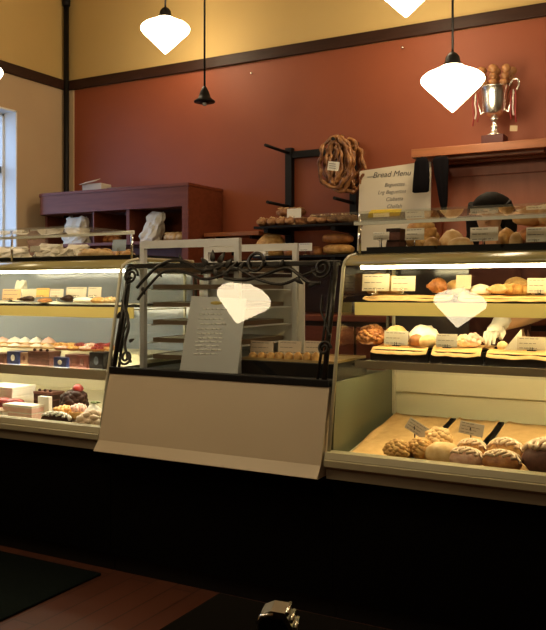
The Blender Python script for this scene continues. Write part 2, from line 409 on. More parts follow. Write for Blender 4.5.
def tray(x0, x1, y0, y1, z, h, label, m=black, group='display trays', slope=0.0):
    o = thing('serving_tray', label, 'tray', ((x0 + x1) / 2, (y0 + y1) / 2, z), 0, group)
    w, d = x1 - x0, y1 - y0; t = .004
    mb = MB().b2(-w / 2, w / 2, -d / 2, d / 2, 0, t)
    part(o, 'tray_bottom', mb, m)
    mb = MB(); mb.b2(-w / 2, w / 2, -d / 2, -d / 2 + t, t, h); mb.b2(-w / 2, w / 2, d / 2 - t, d / 2, t, h)
    mb.b2(-w / 2, -w / 2 + t, -d / 2 + t, d / 2 - t, t, h); mb.b2(w / 2 - t, w / 2, -d / 2 + t, d / 2 - t, t, h)
    part(o, 'rim', mb, m)
    if slope: o.rotation_euler = (slope, 0, 0)
    return o
def liner(x0, x1, y0, y1, z, label, amp=.006, slope=0.0, m=None, seed=1.0, group='paper liners', nx=26, front=0.0, ny=14):
    w, d = x1 - x0, y1 - y0
    def fn(u, v):
        e = noise.noise(Vector((u * 5 + seed * 7, v * 3, seed)))
        ed = max(0, abs(u - .5) * 2 - .8) * 5
        return ((u - .5) * w, (v - .5) * d, amp * (e * .5 + .5) + amp * ed * (.5 + e) + (v - .5) * d * slope - front * max(0, .08 - v) / .08)
    return solo('paper_liner', MB().sheet(nx, ny, fn), m or paper, label, 'paper', ((x0 + x1) / 2, (y0 + y1) / 2, z), 0, group)
def dims(x0, x1, yt, Y, zb):
    xa, xb = xat(x0, Y), xat(x1, Y)
    return (xa + xb) / 2, xb - xa, max(zat((x0 + x1) / 2, yt, Y) - zb, .012)
def bun(x0, x1, yt, Y, zb, label, m, d=None, amp=.10, freq=3.0, seed=None, name='bun', cat='bun', group=None, power=1.0, rz=0.0):
    xc, w, h = dims(x0, x1, yt, Y, zb); d = d or w * .8
    mb = MB().ball((0, 0, h * .38), (w / 2, d / 2, h * .62), sub=3, amp=amp, freq=freq, seed=seed or random.random() * 9, flat=-.61, power=power)
    return solo(name, mb, m, label, cat, (xc, Y, zb), rz, group)
def croissant(x0, x1, yt, Y, zb, label, m=golden, group=None, rz=0.0):
    xc, w, h = dims(x0, x1, yt, Y, zb); mb = MB(); n = 24; pts = []; rs = []
    for i in range(n + 1):
        t = i / n * 2 - 1
        pts.append((t * w / 2, -.32 * w * t * t, h * .5)); rs.append(h * .5 * max(.22, (1 - abs(t) ** 2.2)) * (1 + .10 * math.cos(i * 2.1)))
    mb.tube(pts, rs, 12)
    for v in mb.bm.verts: v.co.z = max(v.co.z, h * .08)
    return solo('croissant', mb, m, label, 'croissant', (xc, Y, zb), rz, group)
def cluster(x0, x1, yt, Y, zb, label, m, n=22, group=None, name='cluster_bun', cat='pastry', r=.28):
    xc, w, h = dims(x0, x1, yt, Y, zb); mb = MB()
    mb.ball((0, 0, h * .40), (w * .44, w * .38, h * .52), sub=3, flat=-.75, amp=.1, freq=4, seed=x0)
    n = int(n * 1.7)
    for k in range(n):
        a = k * 2.4; q = (k + .5) / n; zz = 1 - 1.25 * q; rr = math.sqrt(max(0, 1 - zz * zz))
        s = h * r * random.uniform(.55, .95)
        mb.ball((w * .43 * rr * math.cos(a), w * .37 * rr * math.sin(a), h * (.40 + .50 * zz)), (s * 1.15, s, s * .9), sub=2, amp=.25, freq=2, seed=k)
    for v in mb.bm.verts: v.co.z = max(v.co.z, 0)
    return solo(name, mb, m, label, cat, (xc, Y, zb), 0, group)
def danish(x0, x1, yt, Y, zb, label, m1, m2, group=None, rz=0.0, tilt=0.0, name='glazed_pastry', cat='pastry', d=None):
    xc, w, h = dims(x0, x1, yt, Y, zb); d = d or w * .62
    o = thing(name, label, cat, (xc, Y, zb), rz, group)
    part(o, 'dough', MB().ball((0, 0, h * .365), (w / 2, d / 2, h * .5), sub=3, amp=.08, freq=3, seed=x0, flat=-.8), m1)
    mb = MB()
    for k in range(7):
        t = (k - 3) / 3.4; half = d * .40 * math.sqrt(max(.05, 1 - t * t)); pts = []
        for i in range(9):
            v = i / 8 * 2 - 1; X = t * w * .46 + .012 * math.sin(v * 5 + k); yy = v * half
            rr = 1 - (X / (w / 2)) ** 2 - (yy / (d / 2)) ** 2
            pts.append((X, yy, h * .42 + h * .5 * math.sqrt(max(rr, .02)) + .001))
        mb.tube(pts, h * .075, 6)
    part(o, 'icing', mb, m2)
    return o
def slice_cake(x0, x1, yt, Y, zb, label, m1, m2, group=None, dots=None, d=None, name='cake_slice', rz=0.0):
    xc, w, h = dims(x0, x1, yt, Y, zb); d = d or .11
    o = thing(name, label, 'cake', (xc, Y, zb), rz, group)
    part(o, 'sponge', MB().b2(-w / 2, w / 2, -d / 2, d / 2, 0, h * .45, .002).b2(-w / 2, w / 2, -d / 2, d / 2, h * .52, h * .84, .002), m1)
    part(o, 'filling', MB().b2(-w / 2 + .001, w / 2 - .001, -d / 2 + .001, d / 2 - .001, h * .45, h * .52).b2(-w / 2 - .001, w / 2 + .001, -d / 2 - .001, d / 2 + .001, h * .84, h), m2)
    if dots:
        mb = MB(); n = 3
        for i in range(n): mb.ball((w * (i - 1) * .3, -d * .3, h + .006), (.009, .009, .009), sub=1)
        part(o, 'garnish', mb, dots)
    return o
def tart(x0, x1, yt, Y, zb, label, top, group=None, kind='swirl', name='tart', shellm=None):
    xc, w, h = dims(x0, x1, yt, Y, zb); r = w / 2
    o = thing(name, label, 'tart', (xc, Y, zb), 0, group)
    part(o, 'shell', MB().lathe([(0, 0), (r * .72, 0), (r, h * .40), (r * .9, h * .42), (r * .86, h * .34), (0, h * .34)], seg=24, flute=.06), shellm or golden)
    mb = MB()
    if kind == 'swirl':
        mb.lathe([(0, h * .3), (r * .84, h * .36), (r * .74, h * .52), (r * .66, h * .55), (r * .6, h * .68), (r * .48, h * .71), (r * .40, h * .82), (r * .22, h * .88), (0, h)], seg=20, flute=.07)
    else:
        for k in range(14):
            a = k * 2.4; q = math.sqrt((k + .3) / 14)
            mb.ball((r * .72 * q * math.cos(a), r * .72 * q * math.sin(a), h * (.62 - .15 * q)), (r * .24, r * .24, h * .26), sub=1)
    part(o, 'topping', mb, top)
    return o
def bag(loc, w, d, h, label, m=bagp, rz=0.0, lean=0.0, group=None, seed=1, name='paper_bag'):
    mb = MB(); nz_, na = 11, 26; rings = []
    for j in range(nz_ + 1):
        t = j / nz_; ring = []
        for k in range(na):
            a = k * 2 * PI / na; cx, sy = math.cos(a), math.sin(a)
            q = (abs(cx) ** 4 + abs(sy) ** 4) ** -.25
            f = 1 + .34 * noise.noise(Vector((cx * 2.2 + seed, sy * 2.2, t * 5)))
            ring.append(mb.bm.verts.new((cx * q * w / 2 * f * (1 - .12 * t) + lean * h * t, sy * q * d / 2 * f * (1 - .75 * t ** 1.6), h * t + .16 * h * noise.noise(Vector((cx * 2, sy * 2, seed))) * t)))
        rings.append(ring)
    for A, B in zip(rings, rings[1:]):
        for k in range(na): mb.bm.faces.new([A[k], A[(k + 1) % na], B[(k + 1) % na], B[k]])
    mb.bm.faces.new(rings[0][::-1]); mb.bm.faces.new(rings[-1])
    return solo(name, mb, m, label, 'bag', loc, rz, group)
def roll(loc, L, r, label, m, rz=0.0, group=None, name='baguette', cat='bread', slashes=True, sag=.82):
    o = thing(name, label, cat, loc, rz, group); n = 16; pts = []; rs = []
    for i in range(n + 1):
        t = i / n * 2 - 1
        pts.append((t * L / 2, .004 * math.sin(i * 1.3), r * sag)); rs.append(r * max(.18, (1 - abs(t) ** 3.2)) ** .6 * (1 + .04 * math.sin(i * 2.2)))
    mb = MB().tube(pts, rs, 12)
    for v in mb.bm.verts: v.co.z = max(v.co.z, .0) * .92
    part(o, 'crust', mb, m)
    if slashes:
        mb = MB()
        for k in range(4):
            x = (k - 1.5) / 4 * L * .85
            mb.tube([(x - r * .6, -r * .5, r * sag * .92 + r * .72), (x, 0, r * sag * .92 + r * .90), (x + r * .6, r * .5, r * sag * .92 + r * .72)], r * .12, 5)
        part(o, 'slash', mb, pale)
    return o

# ------------------------------------------------------------------ display cases
YR = 3.42
def deckz(Y): return .594 + (Y - 2.76) * .155
def case_shell(x0, x1, label, s1, s2, rear, rearname, openings, ch2, tb_m):
    o = thing('display_case', label, 'display case', ((x0 + x1) / 2, 3.07, 0))
    P = lambda n, mb, m, l=None: part(o, n, mb, m, True, l)
    P('base', MB().b2(x0, x1, 2.77, YR, .08, .548), blackpanel)
    P('toe_kick', MB().b2(x0 + .001, x1 - .001, 2.80, YR - .03, 0, .08), black)
    P('front_rail', MB().prism([(2.745, .588), (2.698, .588), (2.690, .595), (2.688, .617), (2.694, .620), (2.694, .623), (2.702, .645), (2.745, .647)], x0, x1), railm)
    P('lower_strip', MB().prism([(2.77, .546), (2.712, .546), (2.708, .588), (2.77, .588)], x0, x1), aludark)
    P('deck', MB().prism([(2.745, deckz(2.745) - .02), (2.745, deckz(2.745)), (YR - .02, deckz(YR - .02)), (YR - .02, deckz(YR - .02) - .02)], x0 + .01, x1 - .01), cream)
    P('rear_rail', MB().b2(x0 + .013, x1 - .013, YR - .049, YR - .0455, .880, .897), alu)
    P('rear_panel', MB().b2(x0, x1, YR - .02, YR, .548, .895).b2(x0 + .012, x1 - .012, YR - .045, YR - .02, .795, .895, .003), cream)
    prof = [(2.72, .645), (2.850, 1.325), (2.868, 1.352), (2.905, 1.372), (2.98, 1.385), (YR, 1.385)]
    for xx, s in ((x0, 1), (x1, -1)):
        a, b = sorted((xx, xx + s * .012))
        P('end_panel', MB().prism([(2.745, .548), (2.745, .66), (2.772, .895), (YR - .045, .895), (YR - .045, .548)], a + .001, b + .001), endm)
        a, b = sorted((xx, xx + s * .006))
        P('end_glass', MB().prism([(2.775, .897), (2.857, 1.325), (2.875, 1.350), (2.91, 1.367), (2.98, 1.375), (YR - .02, 1.375), (YR - .02, .897)], a, b), clear)
        P('end_frame', MB().tube([(xx + s * .007, p[0], p[1]) for p in prof], .0075, 8), alu)
    P('front_glass', MB().prism([(2.720, .647), (2.852, 1.335), (2.859, 1.335), (2.727, .647)], x0 + .012, x1 - .012), clear)
    P('curved_top', MB().prism([(2.8519, 1.336), (2.866, 1.356), (2.904, 1.375), (2.98, 1.386), (2.98, 1.376), (2.907, 1.367), (2.872, 1.351), (2.859, 1.336)], x0 + .012, x1 - .012, smooth=True), roofm)
    P('roof', MB().b2(x0, x1, 2.98, YR, 1.374, 1.386), roofm)
    P('roof_edge', MB().b2(x0, x1, 2.972, 2.986, 1.386, 1.397), black)
    P('top_lamp', MB().tube([(x0 + .05, 2.925, 1.330), (x1 - .05, 2.925, 1.330)], .0065, 10), tb_m)
    for z in (s1, s2):
        P('shelf', MB().b2(x0 + .014, x1 - .014, 2.95, YR - .06, z - .008, z), clear)
    c1 = P('lamp_channel', MB().b2(x0 + .014, x1 - .014, 2.945, 2.953, s1 - .050, s1), diffuser)
    P('shelf_lamp', MB().tube([(x0 + .05, 2.972, s1 - .034), (x1 - .05, 2.972, s1 - .034)], .009, 10), tb_m)
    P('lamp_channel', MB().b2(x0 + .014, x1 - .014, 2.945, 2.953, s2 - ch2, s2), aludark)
    P('shelf_lamp', MB().tube([(x0 + .05, 2.99, s2 - .018), (x1 - .05, 2.99, s2 - .018)], .008, 10), tb_m)
    for xx in (x0 + .02, x1 - .02):
        P('shelf_bracket', MB().b2(xx - .005, xx + .005, 2.95, YR - .06, s2 - .014, s2 - .0085).b2(xx - .005, xx + .005, 2.95, YR - .06, s1 - .014, s1 - .0085).b2(xx - .006, xx + .006, YR - .06, YR - .05, .70, 1.37), alu)
    for (a, b) in openings:
        P('rear_door', MB().b2(a, b, YR - .018, YR - .010, .897, 1.372), rear, rearname)
    # glass ledge over the front of the roof
    gx0, gx1 = x0 + .01, x1 - .01
    P('top_ledge', MB().b2(gx0, gx1, 2.56, 2.945, 1.503, 1.511), guardg)
    P('ledge_edge', MB().b2(gx0, gx1, 2.945, 2.953, 1.497, 1.515), edgeg)
    n = 3
    for i in range(n):
        xx = gx0 + .02 + (gx1 - gx0 - .04) * i / (n - 1)
        P('ledge_post', MB().tube([(xx, 2.958, 1.386), (xx, 2.958, 1.50)], .006, 8), chrome)
    return o
LX0, LX1 = -3.95, -2.347
RX0, RX1 = -1.272, 0.36
LS1, LS2, RS1, RS2 = 1.160, .860, 1.194, .965
case_shell(LX0, LX1, 'glass display case of cakes beside the window, on a black base', LS1, LS2, reargrey, 'grey rear sliding door', [(LX0, -3.1), (-3.1, LX1)], .045, tube_w)
case_shell(RX0, RX1, 'glass display case of pastries with yellow lamps, on a black base', RS1, RS2, reardark, 'smoked rear sliding door', [(RX0, -.93), (-.43, RX1)], .029, tube_m)

# the low centre case with its wrought iron frame
CX0, CX1 = -2.337, -1.280
cc = thing('counter_case', 'taupe fronted counter case with a black wrought iron vine frame over slanted glass', 'display case', ((CX0 + CX1) / 2, 3.07, 0))
P = lambda n, mb, m, l=None: part(cc, n, mb, m, True, l)
gy = lambda z: 2.765 + .2444 * (z - .905)
P('base', MB().b2(CX0 - .006, CX1 + .006, 2.77, YR, .08, .862), blackpanel)
P('toe_kick', MB().b2(CX0 - .006, CX1 + .006, 2.80, YR - .03, 0, .08), black)
P('front_panel', MB().prism([(2.680, .598), (2.755, .878), (2.772, .878), (2.772, .598)], CX0, CX1), panelm)
P('panel_lip', MB().prism([(2.680, .598), (2.772, .598), (2.772, .556), (2.655, .552), (2.648, .556)], CX0, CX1), panelm)
P('sill', MB().b2(CX0, CX1, 2.748, 2.80, .878, .905, .003), black)
P('deck', MB().b2(CX0 + .004, CX1 - .004, 2.80, YR, .862, .880), black)
P('rear_board', MB().b2(CX0 + .03, -1.715, YR - .012, YR, .881, 1.30), mat('pale_rear_board', (.62, .59, .54), .4))
P('front_glass', MB().prism([(2.765, .905), (2.873, 1.345), (2.880, 1.345), (2.772, .905)], CX0 + .03, CX1 - .03), clear)
P('top_bar', MB().b2(CX0 + .01, CX1 - .01, 2.866, 2.890, 1.338, 1.358, .003), iron)
for xx, s in ((CX0, 1), (CX1, -1)):
    P('frame_post', MB().tube([(xx + s * .022, gy(.905) - .008, .905), (xx + s * .022, gy(1.35) - .008, 1.35)], .011, 8)
      .tube([(xx + s * .050, gy(.905) - .008, .905), (xx + s * .034, gy(1.30) - .008, 1.30)], .006, 8)
      .tube([(xx + s * .012, YR - .02, .88), (xx + s * .012, YR - .02, 1.35)], .009, 8).tube([(xx + s * .012, 2.88, 1.347), (xx + s * .012, YR - .02, 1.347)], .008, 8), iron)
def gp(px, py, lift=.016):            # point on the slanted glass, just outside it
    u = (px - CX) / F; v = (HZ - py) / F
    D = (2.765 + .2444 * (CH - .905)) / (u * st + ct - .2444 * v)
    return (D * (u * ct - st), D * (u * st + ct) - lift, CH + D * v)
def scroll(px, py, r0, r1, turns, a0, tr=.0055):
    c = gp(px, py); return MB().tube(spiral(c, r0, r1, turns, a0), tr, 6)
P('scroll', scroll(133, 276, .040, .008, 1.9, 0), iron)
P('scroll', scroll(324, 268, .042, .008, 2.0, PI), iron)
P('scroll', scroll(128, 357, .034, .008, 1.6, PI), iron)
P('scroll', scroll(326, 348, .028, .007, 1.5, 0), iron)
P('scroll', MB().tube(spiral(gp(258, 262), .036, .036, 1.0, 0), .0075, 6), iron)
P('vine_stem', MB().tube(smoothpath([gp(*p) for p in ((139, 288), (146, 280), (158, 268), (172, 261), (188, 262), (204, 270), (222, 268))]), .0072, 6), iron)
P('vine_stem', MB().tube(smoothpath([gp(*p) for p in ((140, 300), (150, 287), (166, 272), (186, 272), (206, 279), (226, 274), (240, 262))]), .0066, 6), iron)
P('vine_stem', MB().tube(smoothpath([gp(*p) for p in ((226, 278), (246, 280), (266, 275), (288, 268), (300, 274), (310, 282), (322, 283))]), .0076, 6), iron)
P('vine_stem', MB().tube(smoothpath([gp(*p) for p in ((240, 268), (262, 280), (284, 284), (304, 276), (318, 270))]), .0066, 6), iron)
P('vine_stem', MB().tube(smoothpath([gp(*p) for p in ((130, 284), (126, 305), (131, 325), (127, 345), (133, 362))]), .0066, 6), iron)
P('vine_stem', MB().tube(smoothpath([gp(*p) for p in ((124, 300), (131, 318), (125, 335), (121, 352))]), .0045, 6), iron)
P('vine_stem', MB().tube(smoothpath([gp(*p) for p in ((324, 295), (323, 310), (327, 322), (332, 336))]), .0045, 6), iron)
def leafmb(c, L, ang, w=.45):
    mb = MB(); mb.ball((0, 0, 0), (L / 2, .005, L / 2 * w), sub=2, rot=(0, 0, 0))
    for v in mb.bm.verts:
        t = v.co.x / (L / 2); v.co.z *= (1 - .55 * t) ; v.co.y += .006 * math.cos(v.co.z * 90)
    m = Matrix.Translation(c) @ Matrix.Rotation(-ang, 4, 'Y')
    for v in mb.bm.verts: v.co = m @ v.co
    return mb
for (px, py, L, a) in ((207, 262, .055, 2.4), (215, 256, .055, 1.6), (224, 258, .06, 1.0), (212, 268, .06, 3.0), (222, 266, .06, .4), (231, 263, .055, .8), (236, 269, .05, -.2), (218, 274, .05, -1.2),
                       (228, 275, .05, -.8), (206, 271, .045, -2.4), (244, 266, .045, .9), (248, 271, .045, 0), (183, 259, .045, 2.0), (162, 274, .04, -.9), (146, 291, .04, -1.2), (284, 263, .04, 1.2), (301, 281, .045, -.6), (314, 285, .04, .3), (121, 315, .035, 1.2), (134, 340, .035, .4)):
    P('leaf', leafmb(gp(px, py, .022), L, a), iron)

# printed sheet leaning on the slanted glass
sh = thing('menu_sheet', 'printed menu sheet painted backlit grey, leaning against the slanted glass above the taupe panel', 'menu', gp(206, 373, -.022))
a, b, c2, d2 = gp(189, 296, -.022), gp(244, 299, -.022), gp(235, 374, -.022), gp(177, 371, -.022)
mb = MB(); vs = []
for off in (0, -.004):
    vs.append([mb.bm.verts.new((p[0], p[1] + off, p[2])) for p in (a, b, c2, d2)])
fs = [mb.bm.faces.new(vs[0]), mb.bm.faces.new(vs[1][::-1])] + [mb.bm.faces.new([vs[0][i], vs[1][i], vs[1][(i + 1) % 4], vs[0][(i + 1) % 4]]) for i in range(4)]
bmesh.ops.recalc_face_normals(mb.bm, faces=fs)
part(sh, 'sheet', mb, sheetm, True)
mb = MB()
for k, yy in enumerate((309, 314, 319, 324, 329, 333.5, 338, 342, 346, 350, 354)):
    L0 = 200 - (yy - 300) * .16 + (0 if k % 3 else 2); L1 = L0 + random.uniform(22, 28)
    q = L0
    while q < L1:
        w = random.uniform(2.5, 6)
        p0, p1 = gp(q, yy,  -.0165), gp(min(q + w, L1), yy + .3,  -.0165)
        mb.tube([p0, p1], .0026, 4); q += w + 1.2
part(sh, 'lettering', mb, mat('pale_print', (.95, .94, .90), .6), True)
part(sh, 'heading_mark', MB().ball(gp(214, 303,  -.0165), (.030, .0015, .008), sub=2), mat('heading_print', (.45, .33, .06), .6), True)

# bakery rack standing in the centre case
rk = thing('pan_rack', 'grey tubular pan rack standing behind the slanted centre glass', 'rack', (-2.035, 3.16, .88))
ry0, ry1, rx0, rx1, rzt = 2.925, 3.40, -2.285, -1.785, 1.462
for (x, y) in ((rx0, ry0), (rx1, ry0), (rx0 + .03, ry1), (rx1 + .03, ry1)):
    part(rk, 'post', MB().b2(x - .012, x + .012, y - .012, y + .012, .88, rzt), greyrail, True)
for y, dx in ((ry0, 0), (ry1, .03)):
    part(rk, 'top_rail', MB().b2(rx0 + dx + .012, rx1 + dx - .012, y - .011, y + .011, rzt - .034, rzt), greyrail, True)
    if y > 3: part(rk, 'cross_rail', MB().b2(rx0 + dx + .012, rx1 + dx - .012, y - .011, y + .011, rzt - .10, rzt - .08), greyrail, True)
levels = [.93, 1.005, 1.085, 1.165, 1.245, 1.32]
for z in levels:
    for x in (rx0 + .022, rx1 - .002):
        part(rk, 'slide', MB().b2(x - .011, x + .013, ry0 + .012, ry1 - .012, z - .004, z), greyrail, True)
panm = mat('old_baking_pan', (.16, .11, .07), .4, metal=.5)
wh = ['lowest', 'second from the bottom', 'third from the bottom', 'third from the top', 'second from the top', 'topmost']
for i, z in enumerate(levels):
    p = thing('baking_pan', 'shallow baking pan in the grey rack, ' + wh[i] + ' of its stack', 'pan', (-2.03, 3.165, z + .0005), 0, 'pans in the rack')
    w, d, h = .448, .42, .020
    mb = MB().b2(-w / 2, w / 2, -d / 2, d / 2, 0, .003); part(p, 'pan_bottom', mb, panm)
    mb = MB().b2(-w / 2, w / 2, -d / 2, -d / 2 + .004, .003, h).b2(-w / 2, w / 2, d / 2 - .004, d / 2, .003, h).b2(-w / 2, -w / 2 + .004, -d / 2, d / 2, .003, h).b2(w / 2 - .004, w / 2, -d / 2, d / 2, .003, h)
    part(p, 'rim', mb, panm)
    solo('pan_liner', MB().b2(-.218, .218, -.203, .203, 0, .014), wpaper, 'white liner in the ' + wh[i] + ' pan of the grey rack', 'paper', (-2.03, 3.165, z + .0042), 0, 'liners in the rack pans')
# dark stand with a tan tray and three cards, beside the rack
sx0, sx1 = -1.735, -1.315
solo('black_riser', MB().b2(-(sx1 - sx0) / 2, (sx1 - sx0) / 2, -.17, .17, 0, .072, .003), black, 'low black riser under the tan pastry tray in the centre case', 'riser', ((sx0 + sx1) / 2, 3.04, .8805))
tray(sx0, sx1, 2.88, 3.20, .953, .010, 'tan tray of small pastries behind the slanted glass, beside the rack', mat('tan_tray', (.42, .28, .12), .5))
for (x0, x1, w) in ((250, 273, 'first from the rack'), (278, 301, 'middle of three'), (304, 323, 'next to the pastry case')):
    price_card(x0, x1, 341, 354, 2.93, .9575, 'cream price card on the tan tray in the centre case, ' + w, mat('cream_card', (.62, .50, .38), .6) if 'cream_card' not in MATS else MATS['cream_card'], 'cards in the centre case')
for i, x in enumerate((253, 262, 271, 280, 289, 298, 307, 316)):
    bun(x - 4, x + 4, 352, 2.896 + .004 * (i % 2), .9575, 'tiny golden pastry in the row at the front of the tan tray', golden, name='small_pastry', cat='pastry', group='tiny pastries on the tan tray')

# ------------------------------------------------------------------ right case: goods
RY = 3.13
# roof top: trays and what they hold
zr = 1.3865
tz = []
for i, (a, b, lab) in enumerate(((-1.235, -.955, 'black tray on the pastry case roof under the bread menu sign'), (-.945, -.705, 'black tray on the pastry case roof beside the long bread'), (-.695, -.40, 'black tray on the pastry case roof in front of the crouching baker'))):
    tray(a, b, 3.01, 3.36, zr, .026, lab, group='trays on the case roof')
tb = zr + .0045
price_card(373, 389, 232, 240, 3.03, tb, 'price card on the roof tray beneath the yellow note', wpaper, 'cards on the case roof')
price_card(405, 424, 228, 240, 3.03, tb, 'price card on the roof tray beside the brown chocolate cake', wpaper, 'cards on the case roof')
price_card(470, 498, 227, 241, 3.03, tb, 'price card on the roof tray in front of the baker', wpaper, 'cards on the case roof', stand=True)
price_card(526, 546, 227, 242, 3.03, tb, 'price card on the case roof in front of the stacked loaves', wpaper, 'cards on the case roof')
slice_cake(390, 403, 229, 3.12, tb, 'dark brown chocolate cake block between the cards under the menu sign', sponge, choc, d=.08)
bun(386, 404, 236, 3.22, tb, 'dark flat bun behind the chocolate cake block', choc, name='dark_bun')
cluster(411, 432, 222, 3.25, tb, 'yellow crumbly bun at the lower corner of the menu sign', golden, name='crumb_bun')
bun(424, 441, 237, 3.06, tb, 'small golden roll beside the second card on the case roof', golden)
o = bun(438, 466, 229, 3.15, tb, 'pale triangular flatbread leaning on the case roof tray', pale, d=.10, power=1.3, name='flatbread', cat='bread')
bun(448, 474, 237, 3.07, tb, 'pale flat roll lying in front of the triangular flatbread', pale, name='flat_roll', cat='bread')
bun(497, 516, 228, 3.12, tb, 'orange golden bun beside the card in front of the baker', golden, d=.09)
bun(509, 523, 232, 3.06, tb, 'yellowish roll between the orange bun and the stacked loaves', pale)
solo('bread_board', MB().b2(-.12, .12, -.11, .11, 0, .016, .003), lightwood, 'small wooden board under the stacked loaves on the case roof', 'board', (xat(552, 3.18) + .03, 3.18, zr))
bun(514, 592, 224, 3.18, zr + .017, 'dark brown round loaf under the braided loaf on the case roof', brown, d=.2, name='round_loaf', cat='bread', amp=.06)
# braided loaf on top
xb, wb, hb = dims(512, 596, 204, 3.18, 1.497)
bl = thing('braided_loaf', 'pale braided loaf resting on the dark round loaf on the case roof', 'bread', (xb, 3.18, zat(550, 225, 3.18) - .004))
for k in range(7):
    t = (k - 3) / 3.5
    part(bl, 'strand', MB().ball((t * wb * .42, .01 * (-1) ** k, .04), (wb * .13, .065, .042 * (1.15 - .5 * t * t)), rot=(0, 0, .7 * (-1) ** k), sub=2, amp=.08, seed=k), pale)
# upper shelf
z1 = RS1 + .0005
tray(-1.235, -.865, 2.965, 3.33, z1, .018, 'black tray of wrapped rolls on the upper shelf by the iron frame', group='upper shelf trays')
tray(-.855, -.42, 2.965, 3.33, z1, .018, 'black tray of twists on the upper shelf above the gloved hand', group='upper shelf trays')
zp = z1 + .005
liner(-1.228, -.872, 2.951, 3.323, zp + .014, 'cream paper under the wrapped rolls on the upper pastry shelf', .013, seed=2, front=.018, ny=30, group='papers on the upper shelf')
liner(-.848, -.427, 2.951, 3.323, zp + .014, 'cream paper under the twists on the upper pastry shelf', .013, seed=3, front=.018, ny=30, group='papers on the upper shelf')
zq = zp + .026
price_card(362, 389, 274, 291, 3.00, zq, 'cream price card nearest the iron frame on the upper pastry shelf', cardm, 'cards on the upper pastry shelf')
price_card(391, 415, 276, 291, 3.00, zq, 'cream price card second from the iron frame on the upper pastry shelf', cardm, 'cards on the upper pastry shelf')
price_card(456, 471, 275, 289, 3.05, zq, 'cream price card over the lamp reflection on the upper pastry shelf', cardm, 'cards on the upper pastry shelf', lines=0)
price_card(527, 552, 278, 293, 3.00, zq, 'cream price card at the far end of the upper pastry shelf', cardm, 'cards on the upper pastry shelf')
bun(366, 392, 273, 3.12, zq, 'golden bun behind the card nearest the iron frame', golden)
bun(385, 402, 275, 3.10, zq, 'pale bun between the two cards by the iron frame', pale)
croissant(429, 447, 278, 3.06, zq, 'brown twisted croissant beside the bare card on the upper pastry shelf', brown)
bun(446, 470, 279, 3.14, zq, 'pale roll behind the bare card on the upper pastry shelf', pale)
bun(470, 492, 284, 3.08, zq, 'small cream roll beside the bare card on the upper pastry shelf', whitecream)
croissant(488, 508, 284, 3.05, zq, 'golden croissant in the middle of the upper pastry shelf', pale)
roll((xat(516, 3.08), 3.08, zq), .11, .024, 'brown filled roll beside the far card on the upper pastry shelf', golden, rz=.35, name='filled_roll')
bun(503, 530, 277, 3.22, zq, 'pale roll behind the brown filled roll on the upper pastry shelf', pale)
# lower shelf
z2 = RS2 + .0005
dishm = mat('dark_tray', (.018, .016, .018), .25)
tray(-1.20, -.965, 2.965, 3.30, z2, .046, 'deep black tray of nut pastries on the lower shelf by the iron frame', dishm, 'lower shelf trays')
tray(-.955, -.76, 2.965, 3.30, z2, .046, 'deep black tray under the gloved hand on the lower shelf', dishm, 'lower shelf trays')
tray(-.75, -.42, 2.965, 3.30, z2, .046, 'deep black tray with the folded white paper on the lower shelf', dishm, 'lower shelf trays')
for (a, b, lab, s) in ((-1.195, -.97, 'cream paper under the nut pastries on the lower shelf', 4), (-.95, -.765, 'cream paper under the gloved hand on the lower shelf', 5), (-.745, -.425, 'cream paper around the folded white sheet on the lower shelf', 6)):
    liner(a, b, 2.951, 3.295, z2 + .0475, lab, .010, seed=s, front=.022, ny=30, group='papers on the lower shelf')
zb = z2 + .058
cluster(357, 385, 329, 3.03, zb, 'nut topped brown pastry at the end of the lower shelf by the iron frame', brown, 26, name='nut_pastry', r=.2)
cluster(361, 384, 324, 3.16, zb, 'second nut topped pastry behind the first by the iron frame', brown, 26, name='nut_pastry', r=.2)
price_card(384, 408, 331, 346, 2.99, zb, 'grey price card between the nut pastries and the white buns', mat('grey_card', (.50, .46, .38), .6), 'cards on the lower pastry shelf')
bun(385, 408, 325, 3.10, zb, 'white topped bun behind the grey price card', pale)
bun(409, 424, 334, 3.02, zb, 'dark brown filled bun beside the grey price card', brown)
bun(409, 440, 325, 3.12, zb, 'large white topped bun over the dark filled bun', whitecream, amp=.18)
bun(419, 437, 335, 3.01, zb, 'cream bun beside the card under the lamp reflection', pale)
price_card(436, 457, 334, 349, 2.985, zb, 'grey price card under the lamp reflection on the lower shelf', MATS['grey_card'], 'cards on the lower pastry shelf')
cluster(457, 469, 335, 3.08, zb, 'small blue and white iced pastry beside the gloved hand', icing, 9, name='iced_pastry')
cluster(466, 480, 333, 3.09, zb, 'small pink iced pastry touching the gloved hand', pinkcream, 9, name='iced_pastry')
bun(497, 508, 341, 3.02, zb, 'flat cream roll in front of the gloved hand', pale)
mb = MB(); mb.prism([(-.045, 0), (.022, 0), (.018, .078)], -.0012, .0012, 'y')
o = solo('folded_paper', mb, wpaper, 'white folded paper standing on the lower shelf beside the end card', 'paper', (xat(516, 2.99), 2.995, zb), 0)
price_card(517, 546, 337, 353, 2.985, zb, 'grey price card beside the folded white paper on the lower shelf', cardm, 'cards on the lower pastry shelf')

